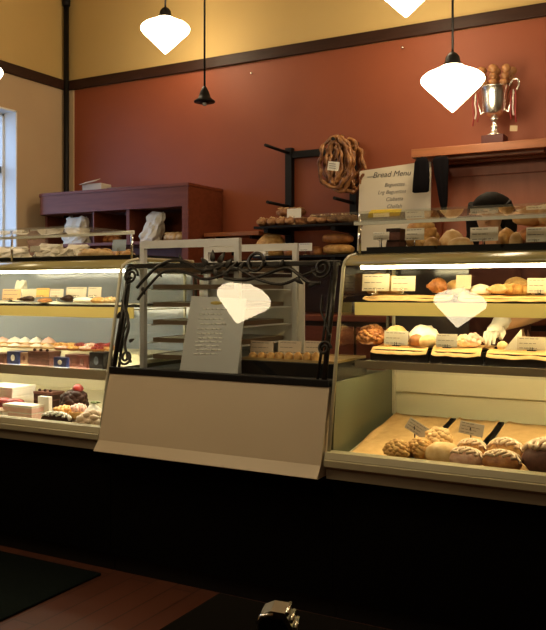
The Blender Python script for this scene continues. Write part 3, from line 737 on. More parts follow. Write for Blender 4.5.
# bottom deck: three paper lined trays
slope = math.atan(.155)
for (a, b, lab, s) in ((-1.235, -.972, 'wide paper lined tray with crumb clusters at the bottom of the pastry case', 1), (-.960, -.772, 'paper lined tray with iced pastries at the bottom of the pastry case', 2), (-.758, -.44, 'paper lined tray with the striped loaf at the bottom of the pastry case', 3)):
    tray(a, b, 2.765, 3.36, deckz(3.0625) + .001 - .0, .014, lab, black, 'bottom deck trays', slope)
    liner(a + .010, b - .010, 2.775, 3.325, deckz(3.05) + .018, lab.replace('paper lined tray', 'baking paper in the tray').replace('at the bottom of', 'low in'), .012, .155, seed=s + 10, group='papers on the bottom deck', nx=30)
def dz(Y): return deckz(Y) + .024
cluster(385, 410, 440, 2.81, dz(2.81), 'brown crumb cluster under the tilted price card', golden, 30, name='crumb_cluster', r=.22)
cluster(409, 432, 438, 2.84, dz(2.84), 'golden crumb cluster in the middle of the three clusters', golden, 30, name='crumb_cluster', r=.22)
cluster(427, 450, 427, 2.93, dz(2.93), 'golden crumb cluster furthest back behind the pale oval pastry', pale, 30, name='crumb_cluster', r=.22)
bun(424, 464, 442, 2.825, dz(2.825), 'plain pale oval pastry in front of the crumb clusters', pale, d=.09, name='oval_pastry', cat='pastry')
danish(458, 487, 438, 2.89, dz(2.89), 'white iced oval pastry under the upright price card', golden, icing, name='iced_pastry')
danish(449, 484, 446.5, 2.80, dz(2.80), 'pink glazed oval pastry at the front glass beside the pale oval', pinkcoat, icing, name='iced_pastry')
danish(488, 524, 437, 2.885, dz(2.885), 'golden iced pastry behind the front one by the striped loaf', golden, icing, name='iced_pastry')
danish(482, 522, 449, 2.80, dz(2.80), 'brown iced oval pastry at the front glass beside the striped loaf', brown, icing, name='iced_pastry')
danish(522, 578, 437, 2.83, dz(2.83), 'large loaf striped with white icing at the end of the bottom deck', sponge, icing, name='striped_loaf', cat='bread', d=.14)
# bottom cards
for (px, Y, w, rx, lab, lean) in ((415, 2.93, .088, -.25, 'grey price card tilted sideways over the crumb clusters', -.50), (471, 2.97, .090, -.2, 'grey price card standing upright over the iced pastries', -.14)):
    o = thing('price_card', lab, 'price card', (xat(px, Y), Y, dz(Y)), 0, 'cards on the bottom deck')
    c = part(o, 'card', MB().box((0, 0, .023), (w, .0024, .046), bev=.0006), MATS['grey_card'])
    c.location = (0, -.01, .058); c.rotation_euler = (rx, -lean, 0)
    tilt_lines(c, w, .046, 4, inkgrey)
    part(o, 'stand', MB().tube([(0, .012, 0), (0, 0, .03), (0, -.008, .085)], .0022, 6).box((0, .012, .003), (.03, .03, .005)), black)

# ------------------------------------------------------------------ left case: goods
zr = 1.3865
tray(-3.60, -3.02, 3.01, 3.36, zr, .020, 'long black tray on the cake case roof by the window', group='trays on the cake case roof')
tray(-3.00, -2.40, 3.01, 3.36, zr, .020, 'long black tray on the cake case roof by the iron frame', group='trays on the cake case roof')
tb = zr + .0045
bag((xat(12, 3.12), 3.12, tb), .20, .16, .075, 'pale crumpled bread bag on the cake case roof below the window', bagp, .2, 0, 'crumpled bags on the cake case roof', 2)
bag((xat(49, 3.10), 3.10, tb), .16, .12, .085, 'cream crumpled bread bag in front of the dark brown bag on the roof', bagp, 0, .15, 'crumpled bags on the cake case roof', 5)
bag((xat(39, 3.28), 3.26, tb), .12, .10, .12, 'grey brown paper bag behind the cream bags on the cake case roof', mat('brown_bag', (.22, .13, .10), .8), .3, .1, 'crumpled bags on the cake case roof', 7)
bag((xat(64, 3.12), 3.12, tb), .12, .12, .06, 'flat cream bag beside the tall bag on the cake case roof', bagp, -.2, .1, 'crumpled bags on the cake case roof', 9)
bag((xat(78, 3.24), 3.24, tb), .13, .11, .085, 'small cream bag in front of the cabinet on the cake case roof', bagp, .1, 0, 'crumpled bags on the cake case roof', 12)
roll((xat(95, 3.10), 3.10, tb), .20, .032, 'pale baguette end on the tray by the blue card', pale, .1, 'loaves on the cake case roof')
roll((xat(122, 3.22), 3.20, tb), .20, .030, 'golden baguette behind the blue card on the cake case roof', golden, -.1, 'loaves on the cake case roof')
price_card(112, 125.5, 239.5, 251, 3.04, tb, 'pale blue price card on the cake case roof by the iron frame', cardblue, 'cards on the cake case roof', lines=0)
price_card(30, 40, 246, 252, 3.025, tb, 'small white price card under the cream bag on the cake case roof', wpaper, 'cards on the cake case roof', lines=2)
# upper shelf
z1 = LS1 + .0005
tray(-3.42, -2.94, 2.965, 3.33, z1, .010, 'thin black tray on the upper cake shelf by the window', group='upper cake shelf trays')
tray(-2.93, -2.37, 2.965, 3.33, z1, .010, 'thin black tray on the upper cake shelf by the iron frame', group='upper cake shelf trays')
liner(-3.415, -2.945, 2.97, 3.325, z1 + .0065, 'white paper on the upper cake shelf by the window', .010, seed=21, m=wpaper, group='papers on the upper cake shelf')
liner(-2.925, -2.375, 2.97, 3.325, z1 + .0065, 'white paper on the upper cake shelf by the iron frame', .010, seed=23, m=wpaper, group='papers on the upper cake shelf')
zq = z1 + .018
peach = mat('peach_card', (.72, .46, .24), .6)
price_card(2, 20, 289, 300, 2.99, zq, 'peach price card first from the window on the upper cake shelf', peach, 'cards on the upper cake shelf')
price_card(22, 36, 289, 298, 3.06, zq, 'cream price card beside the peach card on the upper cake shelf', cardm, 'cards on the upper cake shelf', lines=0)
price_card(36, 49, 288, 297, 3.06, zq, 'orange price card in the middle of the upper cake shelf', mat('orange_card', (.74, .42, .10), .6), 'cards on the upper cake shelf', lines=2)
price_card(50, 63, 289, 297, 3.06, zq, 'cream price card beside the orange card on the upper cake shelf', cardm, 'cards on the upper cake shelf')
price_card(66, 86, 287, 297, 3.09, zq, 'wide cream price card behind the chocolate swirl', cardm, 'cards on the upper cake shelf', lines=2)
price_card(88, 101, 287, 297, 3.09, zq, 'cream price card last before the iron frame on the upper cake shelf', cardm, 'cards on the upper cake shelf', lines=2)
croissant(22, 37, 296, 3.00, zq, 'dark chocolate croissant below the cream card on the upper cake shelf', choc)
bun(39, 51, 298, 2.995, zq, 'brown flat bun beside the chocolate croissant on the upper cake shelf', brown)
croissant(63, 74, 295, 2.995, zq, 'dark chocolate swirl in the middle of the upper cake shelf', choc)
bun(75, 92, 297, 3.01, zq, 'pale icing topped pastry beside the chocolate swirl', whitecream)
bun(92, 106, 297, 3.01, zq, 'golden pastry under the last card by the iron frame', golden)
cluster(103, 117, 297, 3.01, zq, 'golden crumb pastry against the end of the upper cake shelf', pale, 14, name='crumb_pastry')
bag((xat(20, 3.2), 3.2, zq), .07, .06, .11, 'tall white paper bag standing behind the peach card', wpaper, 0, .1, None, 3)
# lower shelf: boxes in front, tarts on a riser behind
z2 = LS2 + .0005
solo('cake_riser', MB().b2(-.60, .60, -.13, .13, 0, .072, .004), cream, 'long cream riser behind the boxes on the lower cake shelf', 'riser', (-2.99, 3.215, z2))
zt = z2 + .073
tops = [(-4, 9, pinkcream, 'pink'), (8, 22, whitecream, 'white'), (19, 31, whitecream, 'white'), (30, 43, whitecream, 'white'), (42, 55, pinkcream, 'pink')]
names = ['pink swirl tart first from the window on the cake riser', 'white swirl tart second from the window on the cake riser', 'white swirl tart third from the window on the cake riser', 'white swirl tart beside the pink one in mid riser', 'pink swirl tart in the middle of the cake riser']
for (x0, x1, m, w), nm in zip(tops, names):
    tart(x0, x1, 336.5, 3.22, zt, nm, m, 'swirl tarts on the riser')
for k, (x0, x1) in enumerate(((-2, 9), (9, 20), (20, 31), (31, 42), (42, 53))):
    tart(x0, x1, 343, 3.125, zt, ['yellow cream tart under the first pink swirl', 'yellow cream tart second from the window', 'yellow cream tart in front of the white swirls', 'yellow cream tart with a dark edge in front of the white swirl', 'yellow cream tart beside the first berry tart'][k], whitecream if k % 2 else icing, 'cream tarts in front on the riser', shellm=pale)
for k, (x0, x1) in enumerate(((55, 66), (65, 76), (75, 86), (85, 96), (95, 106), (104, 114))):
    tart(x0, x1, 341, 3.20, zt, 'berry tart ' + ['beside the pink swirl tart', 'second in the berry row', 'third in the berry row', 'third before the iron frame', 'second before the iron frame', 'hard against the iron frame'][k] + ' on the cake riser', [fruit, fruit, berry, pinkcream, berry, berry][k], 'berry tarts on the riser', 'fruit')
for k, (x0, x1) in enumerate(((56, 68), (68, 80), (80, 92), (92, 104))):
    tart(x0, x1, 345, 3.115, zt, 'low berry tart ' + ['over the second blue box', 'over the brown boxes', 'over the dark box', 'at the front corner by the iron frame'][k], [pinkcream, fruit, pinkcream, berry][k], 'low berry tarts in front on the riser', 'fruit', shellm=brown)
def boxy(x0, x1, yt, Y, zb_, label, m, stripe, dd=.07):
    xc, w, h = dims(x0, x1, yt, Y, zb_); o = thing('cake_box', label, 'box', (xc, Y, zb_), 0, 'boxes on the lower cake shelf')
    part(o, 'carton', MB().b2(-w / 2, w / 2, -dd / 2, dd / 2, 0, h, .002), m)
    part(o, 'label_patch', MB().ball((0, -dd / 2 - .0005, h * .5), (w * .17, .0012, h * .26), sub=2), stripe)
    return o
boxy(-3, 10, 353, 3.02, z2, 'brown carton first from the window on the lower cake shelf', brownbox, sponge)
boxy(12, 24, 351, 3.02, z2, 'dark blue carton with a pale patch under the white tarts', bluebox, wpaper)
boxy(25, 33, 352, 3.03, z2, 'tan carton between the blue one and the chocolate cake', mat('tan_carton', (.24, .13, .07), .6), brownbox)
slice_cake(34, 55, 351, 3.03, z2, 'chocolate layer cake with three dark dots between the cartons', sponge, brownbox, dots=choc, d=.08)
boxy(57, 70, 357, 3.00, z2, 'small blue carton with white rings in front of the berry tarts', bluebox, wpaper, .05)
boxy(70, 81, 354, 3.03, z2, 'brown carton beside the small blue carton', brownbox, sponge)
boxy(81, 93, 355, 3.03, z2, 'reddish brown carton beside the black one', mat('russet_carton', (.12, .03, .02), .5), sponge)
boxy(94, 108, 352, 3.03, z2, 'black carton hard against the iron frame on the lower cake shelf', black, slate)
# bottom deck
def dz2(Y): return deckz(Y) + .001
o = slice_cake(-8, 24, 385, 3.03, dz2(3.06) + .012, 'large white frosted cake on the bottom deck by the window', whitecream, whitecream, d=.16, name='frosted_cake')
solo('berry_garnish', MB().ball((-.03, 0, .012), (.05, .04, .018), amp=.3, freq=5).ball((.04, .01, .012), (.05, .035, .018), amp=.3, freq=5, seed=3), berry, 'red berry mound in front of the large white cake', 'berries', (xat(8, 2.90), 2.90, zat(8, 404, 2.90)))
danish(-10, 14, 403, 2.90, dz2(2.90), 'round pink cake under the red berry mound', pinkcream, berry, name='berry_cake', cat='cake')
slice_cake(9, 38, 404, 2.85, dz2(2.89), 'pink and white cake slice in front of the white frosted cake', pinkcream, whitecream, d=.08)
slice_cake(-10, 8, 409, 2.81, dz2(2.85), 'pale cake slice at the front glass by the window', whitecream, icing, d=.07)
boxb = MB().b2(-.036, .036, -.012, .012, 0, .105, .002)
solo('blank_card', boxb, wpaper, 'tall blank white card on the bottom deck of the cake case', 'card', (xat(45, 2.90), 2.90, dz2(2.92)))
slice_cake(40, 58, 391, 3.06, dz2(3.10), 'chocolate cake with dark dots behind the blank white card', choc, sponge, dots=choc, d=.09)
cu = cluster(66, 83, 390, 3.0, dz2(3.04), 'dark chocolate mound with one red berry at the bottom of the cake case', choc, 20, name='chocolate_cake', cat='cake')
solo('red_strawberry', MB().ball((0, 0, .018), (.028, .026, .022), amp=.1), berry, 'single red berry on top of the dark chocolate mound', 'berry', (xat(78, 3.0), 3.0, zat(78, 391, 3.0) - .006))
tart(55, 74, 402, 2.90, dz2(2.96), 'orange fruit tart beside the blank white card', fruit, None, 'fruit', name='fruit_tart')
tart(71, 87, 400, 2.92, dz2(2.99), 'red and cream fruit tart under the chocolate mound', pinkcream, None, 'fruit', name='fruit_tart')
o = danish(41, 72, 411, 2.80, dz2(2.82), 'black log cake with white icing lines at the front glass', choc, whitecream, name='log_cake', cat='cake', d=.05)
tart(84, 103, 403, 2.90, dz2(2.96), 'white cream tart beside the taupe panel', whitecream, None, name='cream_tart', shellm=pale)
cluster(80, 101, 411, 2.81, dz2(2.86), 'pale cluster with green garnish in front of the white cream tart', icing, 10, name='cream_cluster')
solo('herb_sprig', MB().ball((0, 0, .006), (.020, .012, .006), amp=.4, freq=5).ball((.018, .006, .008), (.014, .008, .005), amp=.4), green, 'green herb sprig on the white cream tart', 'herb', (xat(94, 2.90), 2.90, zat(94, 403, 2.90) - .004))

# ------------------------------------------------------------------ along the back wall
kx0, kx1, ky0, ky1, kzt = -4.53, -3.11, 4.46, 4.885, 1.955
kb = thing('bread_cabinet', 'mahogany bread cabinet with open pigeonholes and a rounded end, against the red wall', 'cabinet', ((kx0 + kx1) / 2, 4.67, 0))
P = lambda n, mb, m, l=None: part(kb, n, mb, m, True, l)
def roundend(x0, x1, y0, y1, r=.13):
    pts = [(x1, y0), (x1, y1), (x0, y1), (x0, y0 + r)]
    for i in range(1, 9):
        a = PI + i / 8 * PI / 2
        pts.append((x0 + r + r * math.cos(a), y0 + r + r * math.sin(a)))
    return pts
P('top', MB().prism(roundend(kx0 - .008, kx1 + .008, ky0 - .008, ky1, .135), kzt - .02, kzt, 'z'), cabwood)
P('header_board', MB().prism(roundend(kx0, kx1 - .022, ky0, ky0 + .16), kzt - .155, kzt - .02, 'z'), cabwood)
P('side_panel', MB().b2(kx1 - .022, kx1, ky0, ky1, 0, kzt - .02), cabwood)
P('side_panel', MB().b2(kx0 + .001, kx0 + .022, ky0 + .13, ky1, 0, kzt - .155), cabwood)
P('rear_board', MB().b2(kx0 + .022, kx1 - .022, ky1 - .015, ky1, 0, kzt - .02), cabwood)
zs = 1.575
P('shelf_board', MB().b2(kx0 + .022, kx1 - .022, ky0 + .02, ky1 - .015, zs - .02, zs), cabwood)
P('divider', MB().b2(xat(91.5, ky0) - .006, xat(91.5, ky0) + .006, ky0 + .02, ky1 - .015, zs, kzt - .155), cabwood)
P('divider', MB().b2(xat(126, ky0) - .014, xat(126, ky0) + .014, ky0 + .02, ky1 - .015, zs, kzt - .155), cabwood)
P('stile', MB().b2(kx1 - .05, kx1 - .022, ky0, ky0 + .02, 0, kzt - .155), cabwood)
P('lower_front', MB().prism(roundend(kx0, kx1 - .022, ky0 + .01, ky0 + .16), 0, 1.10, 'z'), cabwood)
P('shelf_board', MB().b2(kx0 + .022, kx1 - .022, ky0 + .03, ky1 - .015, 1.30, 1.32), cabwood)
xm = lambda a, b, Y: (xat(a, Y) + xat(b, Y)) / 2
bag((xm(62, 90, 4.56), 4.57, zs + .001), .19, .15, .20, 'big crumpled cream paper bag in the cabinet pigeonhole', bagp, .1, 0, 'bags in the cabinet', 4)
bag((xm(141, 160, 4.56), 4.57, zs + .001), .14, .14, .20, 'white paper bag leaning in the pigeonhole nearest the cabinet side', wpaper, .1, .2, 'bags in the cabinet', 8)
roll((xm(158, 186, 4.62), 4.66, zs + .001), .19, .040, 'brown baguette lying beside the white bag in the cabinet', golden, .12, 'loaves in the cabinet')
roll((xm(160, 184, 4.52), 4.545, zs + .001), .17, .032, 'pale baguette in front of the brown one in the cabinet', pale, -.05, 'loaves in the cabinet')
roll((xm(100, 120, 4.6), 4.62, zs + .001), .16, .035, 'dark baguette in the middle pigeonhole of the cabinet', brown, .2, 'loaves in the cabinet')
bx = thing('carton_box', 'small pale open carton lying on top of the mahogany cabinet', 'box', (xm(86, 108, 4.66), 4.66, kzt))
part(bx, 'carton', MB().box((0, 0, .035), (.17, .13, .070), (0, 0, .1), .003), mat('pale_carton', (.50, .44, .37), .7))
part(bx, 'flap', MB().box((-.02, -.055, .084), (.14, .08, .003), (.35, -.15, .1)), MATS['pale_carton'])
mb = MB()
for i in range(4): mb.box((.004 * i, .002 * i, .004 + .006 * i), (.21, .15, .0055), (0, 0, .04 * i))
solo('paper_stack', mb, mat('grey_paper', (.20, .15, .12), .7), 'flat grey paper stack on the cabinet beside the pale carton', 'paper', (xm(110, 136, 4.66), 4.66, kzt + .001))

# low back counter
bc = thing('back_counter', 'dark wooden back counter along the red wall below the bread shelves', 'counter', (-1.4, 4.64, 0))
P = lambda n, mb, m, l=None: part(bc, n, mb, m, True, l)
P('carcass', MB().b2(-3.08, .5, 4.44, 4.885, .08, 1.05), darkwood)
P('worktop', MB().b2(-3.09, .52, 4.41, 4.885, 1.05, 1.085, .004), cabwood)
P('plinth', MB().b2(-3.05, .48, 4.50, 4.88, 0, .08), black)
for i in range(6): P('door', MB().b2(-3.06 + i * .59, -3.06 + i * .59 + .57, 4.424, 4.439, .12, 1.02, .003), cabwood)
solo('splash_panel', MB().b2(-1.79, 1.79, 0, .012, 0, .36), darkwood, 'dark brown board fixed to the wall above the back counter', 'panel', (-1.29, 4.873, 1.09))

# board shelf + black bread rack
ws = thing('board_shelf', 'brown wooden wall board running from the cabinet to the bread rack', 'shelf', (-2.86, 4.72, 1.60))
part(ws, 'board', MB().b2(-.232, .205, -.10, .16, 0, .026, .003), shelfwood)
for x in (-.15, .12): part(ws, 'bracket', MB().b2(x - .01, x + .01, -.06, .16, -.02, 0).b2(x - .01, x + .01, .145, .16, -.12, -.02), black)
br = thing('bread_rack', 'black steel bread rack with hanging rods and two shelves on the red wall', 'rack', (-2.30, 4.70, 1.42))
P = lambda n, mb, m, l=None: part(br, n, mb, m, True, l)
for x in (-2.56, -2.085): P('post', MB().b2(x - .024, x + .024, 4.85, 4.895, 1.42, 2.20), black)
P('top_bar', MB().b2(-2.536, -2.109, 4.855, 4.89, 2.13, 2.175), black)
for x in (-2.56, -2.085):
    P('rod', MB().tube([(x, 4.852, 2.165), (x, 4.535, 2.170)], .011, 8), black)
    P('rod', MB().tube([(x, 4.852, 1.802), (x, 4.56, 1.806)], .011, 8), black)
P('upper_shelf', MB().b2(-2.64, -1.94, 4.52, 4.845, 1.632, 1.648, .002), black)
P('lower_shelf', MB().b2(-2.645, -1.53, 4.52, 4.845, 1.440, 1.456, .002), black)
for x in (-2.56, -2.085):
    for z in (1.606, 1.414): P('bracket', MB().b2(x - .015, x + .015, 4.54, 4.85, z, z + .026), black)
# rolls on the upper shelf
n = 9
r0 = None
for i in range(n):
    x = -2.60 + i * .0735
    if i == 4: continue
    lab = 'floured brown roll in the row on the upper rack shelf'
    if r0 is None: r0 = roll((x, 4.60, 1.649), .20, .034, lab, rustic, PI / 2 + .1, 'rolls on the upper rack shelf', 'bread_roll')
    else: clone(r0, (x, 4.60, 1.649), PI / 2 + random.uniform(-.15, .15), lab)
for i in range(7):
    lab = 'brown roll in the back row on the upper rack shelf'
    c = clone(r0, (-2.58 + i * .09, 4.775, 1.649), PI / 2 + random.uniform(-.2, .2), lab, 'rolls in the back row of the rack shelf', (.6, 1.05, 1.15))
clone(r0, (-2.46, 4.70, 1.720), .25, 'brown loaf lying across the top of the rolls behind the white card', 'loaf on the rolls')
price_card(287, 301, 208.5, 218, 4.535, 1.649, 'white price card standing among the rolls on the upper rack shelf', wpaper, 'cards on the bread rack', lines=0, tilt=-.05)
# lower shelf
bun(257, 285, 233, 4.66, 1.457, 'round golden loaf at the open end of the lower rack shelf', golden, name='round_loaf', cat='bread', d=.17)
bag((xm(255, 268, 4.58), 4.575, 1.457), .10, .06, .075, 'small white bag in front of the round golden loaf', wpaper, 0, 0, None, 15)
price_card(299, 312, 243, 251, 4.54, 1.457, 'white price card on the lower rack shelf beside the two stacked loaves', wpaper, 'cards on the bread rack', lines=2, tilt=-.05)
for x, l in ((290, 'small brown roll beside the round golden loaf on the lower rack shelf'), (316, 'small brown roll beside the stacked loaves on the lower rack shelf')):
    bun(x - 6, x + 7, 246, 4.62, 1.457, l, brown)
def brick_loaf(x0, x1, Y, z, h, label, m):
    xc, w = xm(x0, x1, Y), xat(x1, Y) - xat(x0, Y)
    mb = MB().ball((0, 0, h * .5), (w / 2, .085, h * .5), sub=3, amp=.06, power=.72)
    return solo('sandwich_loaf', mb, m, label, 'bread', (xc, Y, z), 0, 'stacked sandwich loaves')
brick_loaf(325, 353, 4.66, 1.457, .068, 'golden sandwich loaf at the bottom of the pair by the menu sign', golden)
brick_loaf(324, 352, 4.66, 1.527, .064, 'dark topped sandwich loaf resting on the golden one', brown)
# ring breads on the rod
rb = None
for i in range(6):
    y = 4.560 + i * .033
    h, w = .31 + .02 * math.sin(i * 2.1), .082 + .008 * math.cos(i * 1.7)
    mb = MB(); pts = []
    N = 44
    for k in range(N):
        a = k * 2 * PI / N
        pts.append((w * math.sin(a) * (1 + .25 * (1 - math.cos(a)) * .5) + .008 * math.sin(9 * a + i), .008 * math.sin(7 * a + i * 2), -h / 2 + h / 2 * math.cos(a) - .0 + .006 * math.sin(6 * a)))
    mb.tube(pts, [.0135 + .004 * math.sin(k * 1.9) for k in range(N)], 7, closed=True)
    pts2 = [(.55 * w * math.sin(k * 2 * PI / N + .3 * i) + .006 * math.sin(5 * k), .006 * math.cos(k), -h * .50 + h * .40 * math.cos(k * 2 * PI / N)) for k in range(N)]
    mb.tube(pts2, .0115, 6, closed=True)
    pts3 = [(.26 * w * math.sin(k * 2 * PI / N - .4 * i) + .008 * math.sin(4 * k + i), .007 * math.sin(k * .7), -h * .50 + h * .44 * math.cos(k * 2 * PI / N)) for k in range(N)]
    mb.tube(pts3, .0115, 6, closed=True)
    cx = .018 * math.sin(i * 1.9)
    solo('ring_bread', mb, twig, 'twisted brown ring bread in the bundle hanging from the black rod', 'bread', (-2.085 + cx + .004 * i, y, 2.182), 0, 'ring breads hanging on the rod', rot=(0, .06 * math.sin(i * 2.7), 0))
pt = thing('price_tag', 'small white price tag hanging on the bundle of ring breads', 'price tag', (xat(333, 4.52), 4.525, zat(333, 166, 4.52)))
part(pt, 'tag', MB().box((0, 0, 0), (.075, .003, .055), (0, .15, 0)), wpaper)
mb = MB()
for k in range(3): mb.box((-.005, -.0022, .014 - k * .013), (.045, .0012, .004), (0, .15, 0))
part(pt, 'lettering', mb, inkgrey)

# menu sign
YS = 4.66
sa, sb = xat(357, YS), xat(430, YS); sz0 = 1.4575; sz1 = zat(395, 164, YS) - .005
ms = thing('menu_sign', 'large white handwritten bread menu sign with a yellow note, standing beside the bread rack', 'sign', ((sa + sb) / 2, YS, sz0))
w, h = sb - sa, sz1 - sz0
bd = part(ms, 'board', MB().prism([(-w / 2, 0), (w / 2, 0), (w / 2, h + .012), (-w / 2 + .010, h - .018)], 0, .006, 'y'), mat('sign_paper', (.62, .55, .43), .45))
bd.rotation_euler = (-.04, 0, -.0)
lettering(bd, 'Bread Menu', .050, ink, (-.015, -.0015, h * .875), 'heading', .3)
for k, tx in enumerate(('Baguettes', 'Lrg Baguettes', 'Ciabatta', 'Challah')):
    lettering(bd, tx, .033, inkgrey, (.005 if k != 1 else -.012, -.0015, h * (.765 - .082 * k)), 'line', .3)
part(bd, 'dash', MB().box((-.150, -.001, h * .890), (.045, .001, .004)), inkgrey)
mb = MB(); mb.prism([(-.135, 0), (.075, .004), (.085, .045), (-.11, .048), (-.13, .03)], -.0025, -.0005, 'y')
nt_ = part(bd, 'yellow_note', mb, postyel); nt_.location = (-.03, -.0005, h * .42)

# shelf with the trophy, and the aprons under it
sx0, sx1 = xat(411, 4.60), .45
tsf = thing('trophy_shelf', 'honey coloured wooden wall shelf carrying the silver trophy', 'shelf', (sx0 + .9, 4.75, 2.02))
P = lambda n, mb, m, l=None: part(tsf, n, mb, m, True, l)
P('board', MB().b2(sx0, sx1, 4.60, 4.90, 2.022, 2.072, .004), shelfwood)
P('batten', MB().b2(sx0 + .06, sx0 + .75, 4.66, 4.70, 2.004, 2.022, .002).b2(sx0 + .85, sx1 - .1, 4.66, 4.70, 2.004, 2.022, .002), shelfwood)
P('batten', MB().b2(sx0 + .06, sx1 - .1, 4.80, 4.84, 2.000, 2.022, .002), shelfwood)
P('side_board', MB().b2(xat(441, 4.87) - .075, xat(441, 4.87) + .012, 4.84, 4.895, 1.456, 2.0, .003), panelwood)
P('rear_board', MB().b2(xat(441, 4.87) + .014, sx1, 4.872, 4.895, 1.456, 1.99), panelwood)
P('rail', MB().b2(xat(441, 4.87) + .014, sx1, 4.858, 4.871, 1.925, 1.985, .003), panelwood)
P('hook', MB().tube([(xat(422, 4.60), 4.60, 2.022), (xat(422, 4.60), 4.588, 2.005), (xat(422, 4.60), 4.580, 1.985), (xat(422, 4.60), 4.570, 1.992)], .004, 6), black)
P('hook', MB().tube([(xat(441, 4.60), 4.60, 2.022), (xat(441, 4.60), 4.588, 2.005), (xat(441, 4.60), 4.580, 1.985), (xat(441, 4.60), 4.570, 1.992)], .004, 6), black)
def cloth(loc, prof, label, seed):
    mb = MB(); rings = []; na = 24
    for (wd, dp, z, cx) in prof:
        ring = []
        for k in range(na):
            a = k * 2 * PI / na; f = 1 + .22 * math.sin(k * 1.9 + seed + z * 6) * (1 if abs(math.sin(a)) > .4 else .2)
            q = (abs(math.cos(a)) ** 3 + abs(math.sin(a)) ** 3) ** (-1 / 3)
            ring.append(mb.bm.verts.new((cx + wd / 2 * q * math.cos(a), dp / 2 * f * q * math.sin(a), z)))
        rings.append(ring)
    for A, B in zip(rings, rings[1:]):
        for k in range(na):
            f = mb.bm.faces.new([A[k], A[(k + 1) % na], B[(k + 1) % na], B[k]]); f.smooth = True
    mb.bm.faces.new(rings[0]); mb.bm.faces.new(rings[-1][::-1])
    bmesh.ops.recalc_face_normals(mb.bm, faces=mb.bm.faces)
    return solo('hanging_apron', mb, darkcloth, label, 'apron', loc, 0, 'black aprons on the shelf hooks')
cloth((xat(422, 4.57), 4.562, 0), [(.060, .016, 2.012, 0), (.085, .024, 1.985, 0), (.095, .026, 1.92, 0), (.100, .026, 1.86, -.003), (.100, .024, 1.815, -.006), (.08, .016, 1.808, -.006)], 'short square black apron hanging over the corner of the menu sign', 1)
cloth((xat(441, 4.57), 4.562, 0), [(.070, .02, 2.010, 0), (.095, .03, 1.99, 0), (.085, .03, 1.92, .004), (.065, .028, 1.84, .010), (.050, .024, 1.76, .016), (.030, .02, 1.69, .022), (.012, .012, 1.675, .024)], 'long tapering black apron hanging beside the menu sign', 2)
# trophy
ty, tx = 4.735, xat(494.5, 4.735)
k = depth(494, ty) / F
tr = thing('trophy_cup', 'silver two handled trophy cup with ribbons on a maroon plinth on the wall shelf', 'trophy', (tx, ty, 2.0725))
part(tr, 'plinth', MB().box((0, 0, .030), (.128, .11, .060), bev=.004), maroon)
part(tr, 'stem', MB().lathe([(0, .060), (.046, .060), (.046, .068), (.030, .078), (.018, .10), (.026, .112), (.016, .125), (.016, .145), (.030, .155), (.022, .165), (0, .165)], seg=24), silver)
part(tr, 'bowl', MB().lathe([(0, .160), (.020, .160), (.050, .178), (.064, .20), (.070, .25), (.073, .30), (.082, .338), (.086, .342), (.080, .342), (.068, .30), (.062, .22), (0, .20)], seg=32), silver)
for s in (-1, 1):
    part(tr, 'handle', MB().tube(smoothpath([(s * .066, 0, .205), (s * .080, 0, .195), (s * .086, 0, .225), (s * .108, 0, .285), (s * .138, 0, .335), (s * .134, 0, .372), (s * .108, 0, .376), (s * .084, 0, .342)]), .0062, 8), silver)
    for q, (dx, m, L) in enumerate(((.0, ribred, .17), (.014, ribwhite, .15), (.028, ribred, .19))):
        x = s * (.094 + dx); zt = .318
        mb = MB(); mb.tube([(x, -.004 * q, zt), (x + s * .002, -.012 - .003 * q, zt - L * .4), (x - s * .003, -.006, zt - L * .75), (x + s * .003, -.010, zt - L)], [.0035, .0045, .004, .005], 6)
        part(tr, 'ribbon', mb, m)
part(tr, 'tag', MB().box((.112, -.012, .092), (.042, .002, .032), (0, .1, 0)), mat('tag_card', (.45, .33, .2), .7))
for i, (dx, dy, hgt, s_) in enumerate(((-.040, -.015, .475, 1.15), (.0, -.026, .478, 1.0), (.040, -.012, .472, 1.0), (.0, .034, .47, .9), (.052, .034, .465, .9))):
    prof = [(0, 0), (.010, 0), (.010, .12)]
    z = .12
    for q in range(4):
        rr = (.020, .024, .023, .027)[q] * s_; hh = (.026, .034, .036, .046)[q]
        prof += [(.010, z), (rr, z + hh * .3), (rr, z + hh * .7), (.010, z + hh)]; z += hh
    prof += [(0, z)]
    solo('turned_stick', MB().lathe(prof, seg=16), lightwood, ['turned wooden stick in the trophy next to the lamp', 'turned wooden stick in the middle of the trophy front', 'turned wooden stick at the far front side of the trophy', 'turned wooden stick behind the middle one in the trophy', 'turned wooden stick at the rear beside the trophy handle'][i], 'wooden stick',
         (tx + dx * .70, ty + dy * .70, 2.0725 + .2065), 0, 'turned sticks in the trophy', rot=(-dy * 3.2, dx * 4.6, 0))
solo('thin_stick', MB().tube([(-.050, .012, .235), (-.066, .012, .46)], .005, 6), lightwood, 'thin wooden stick rising out of the trophy beside the lamp', 'wooden stick', (tx, ty, 2.0725))
for (px, py, lab) in ((253, 74, 'small nail in the red wall under the trim over the bread rack'), (404, 48.5, 'small nail in the red wall near the top lamp')):
    solo('wall_nail', MB().lathe([(0, 0), (.003, 0), (.003, .025), (.008, .025), (.008, .03), (0, .031)], rot=(PI / 2, 0, 0), seg=10), chrome, lab, 'nail', (xat(px, 4.9), 4.902, zat(px, py, 4.9)))

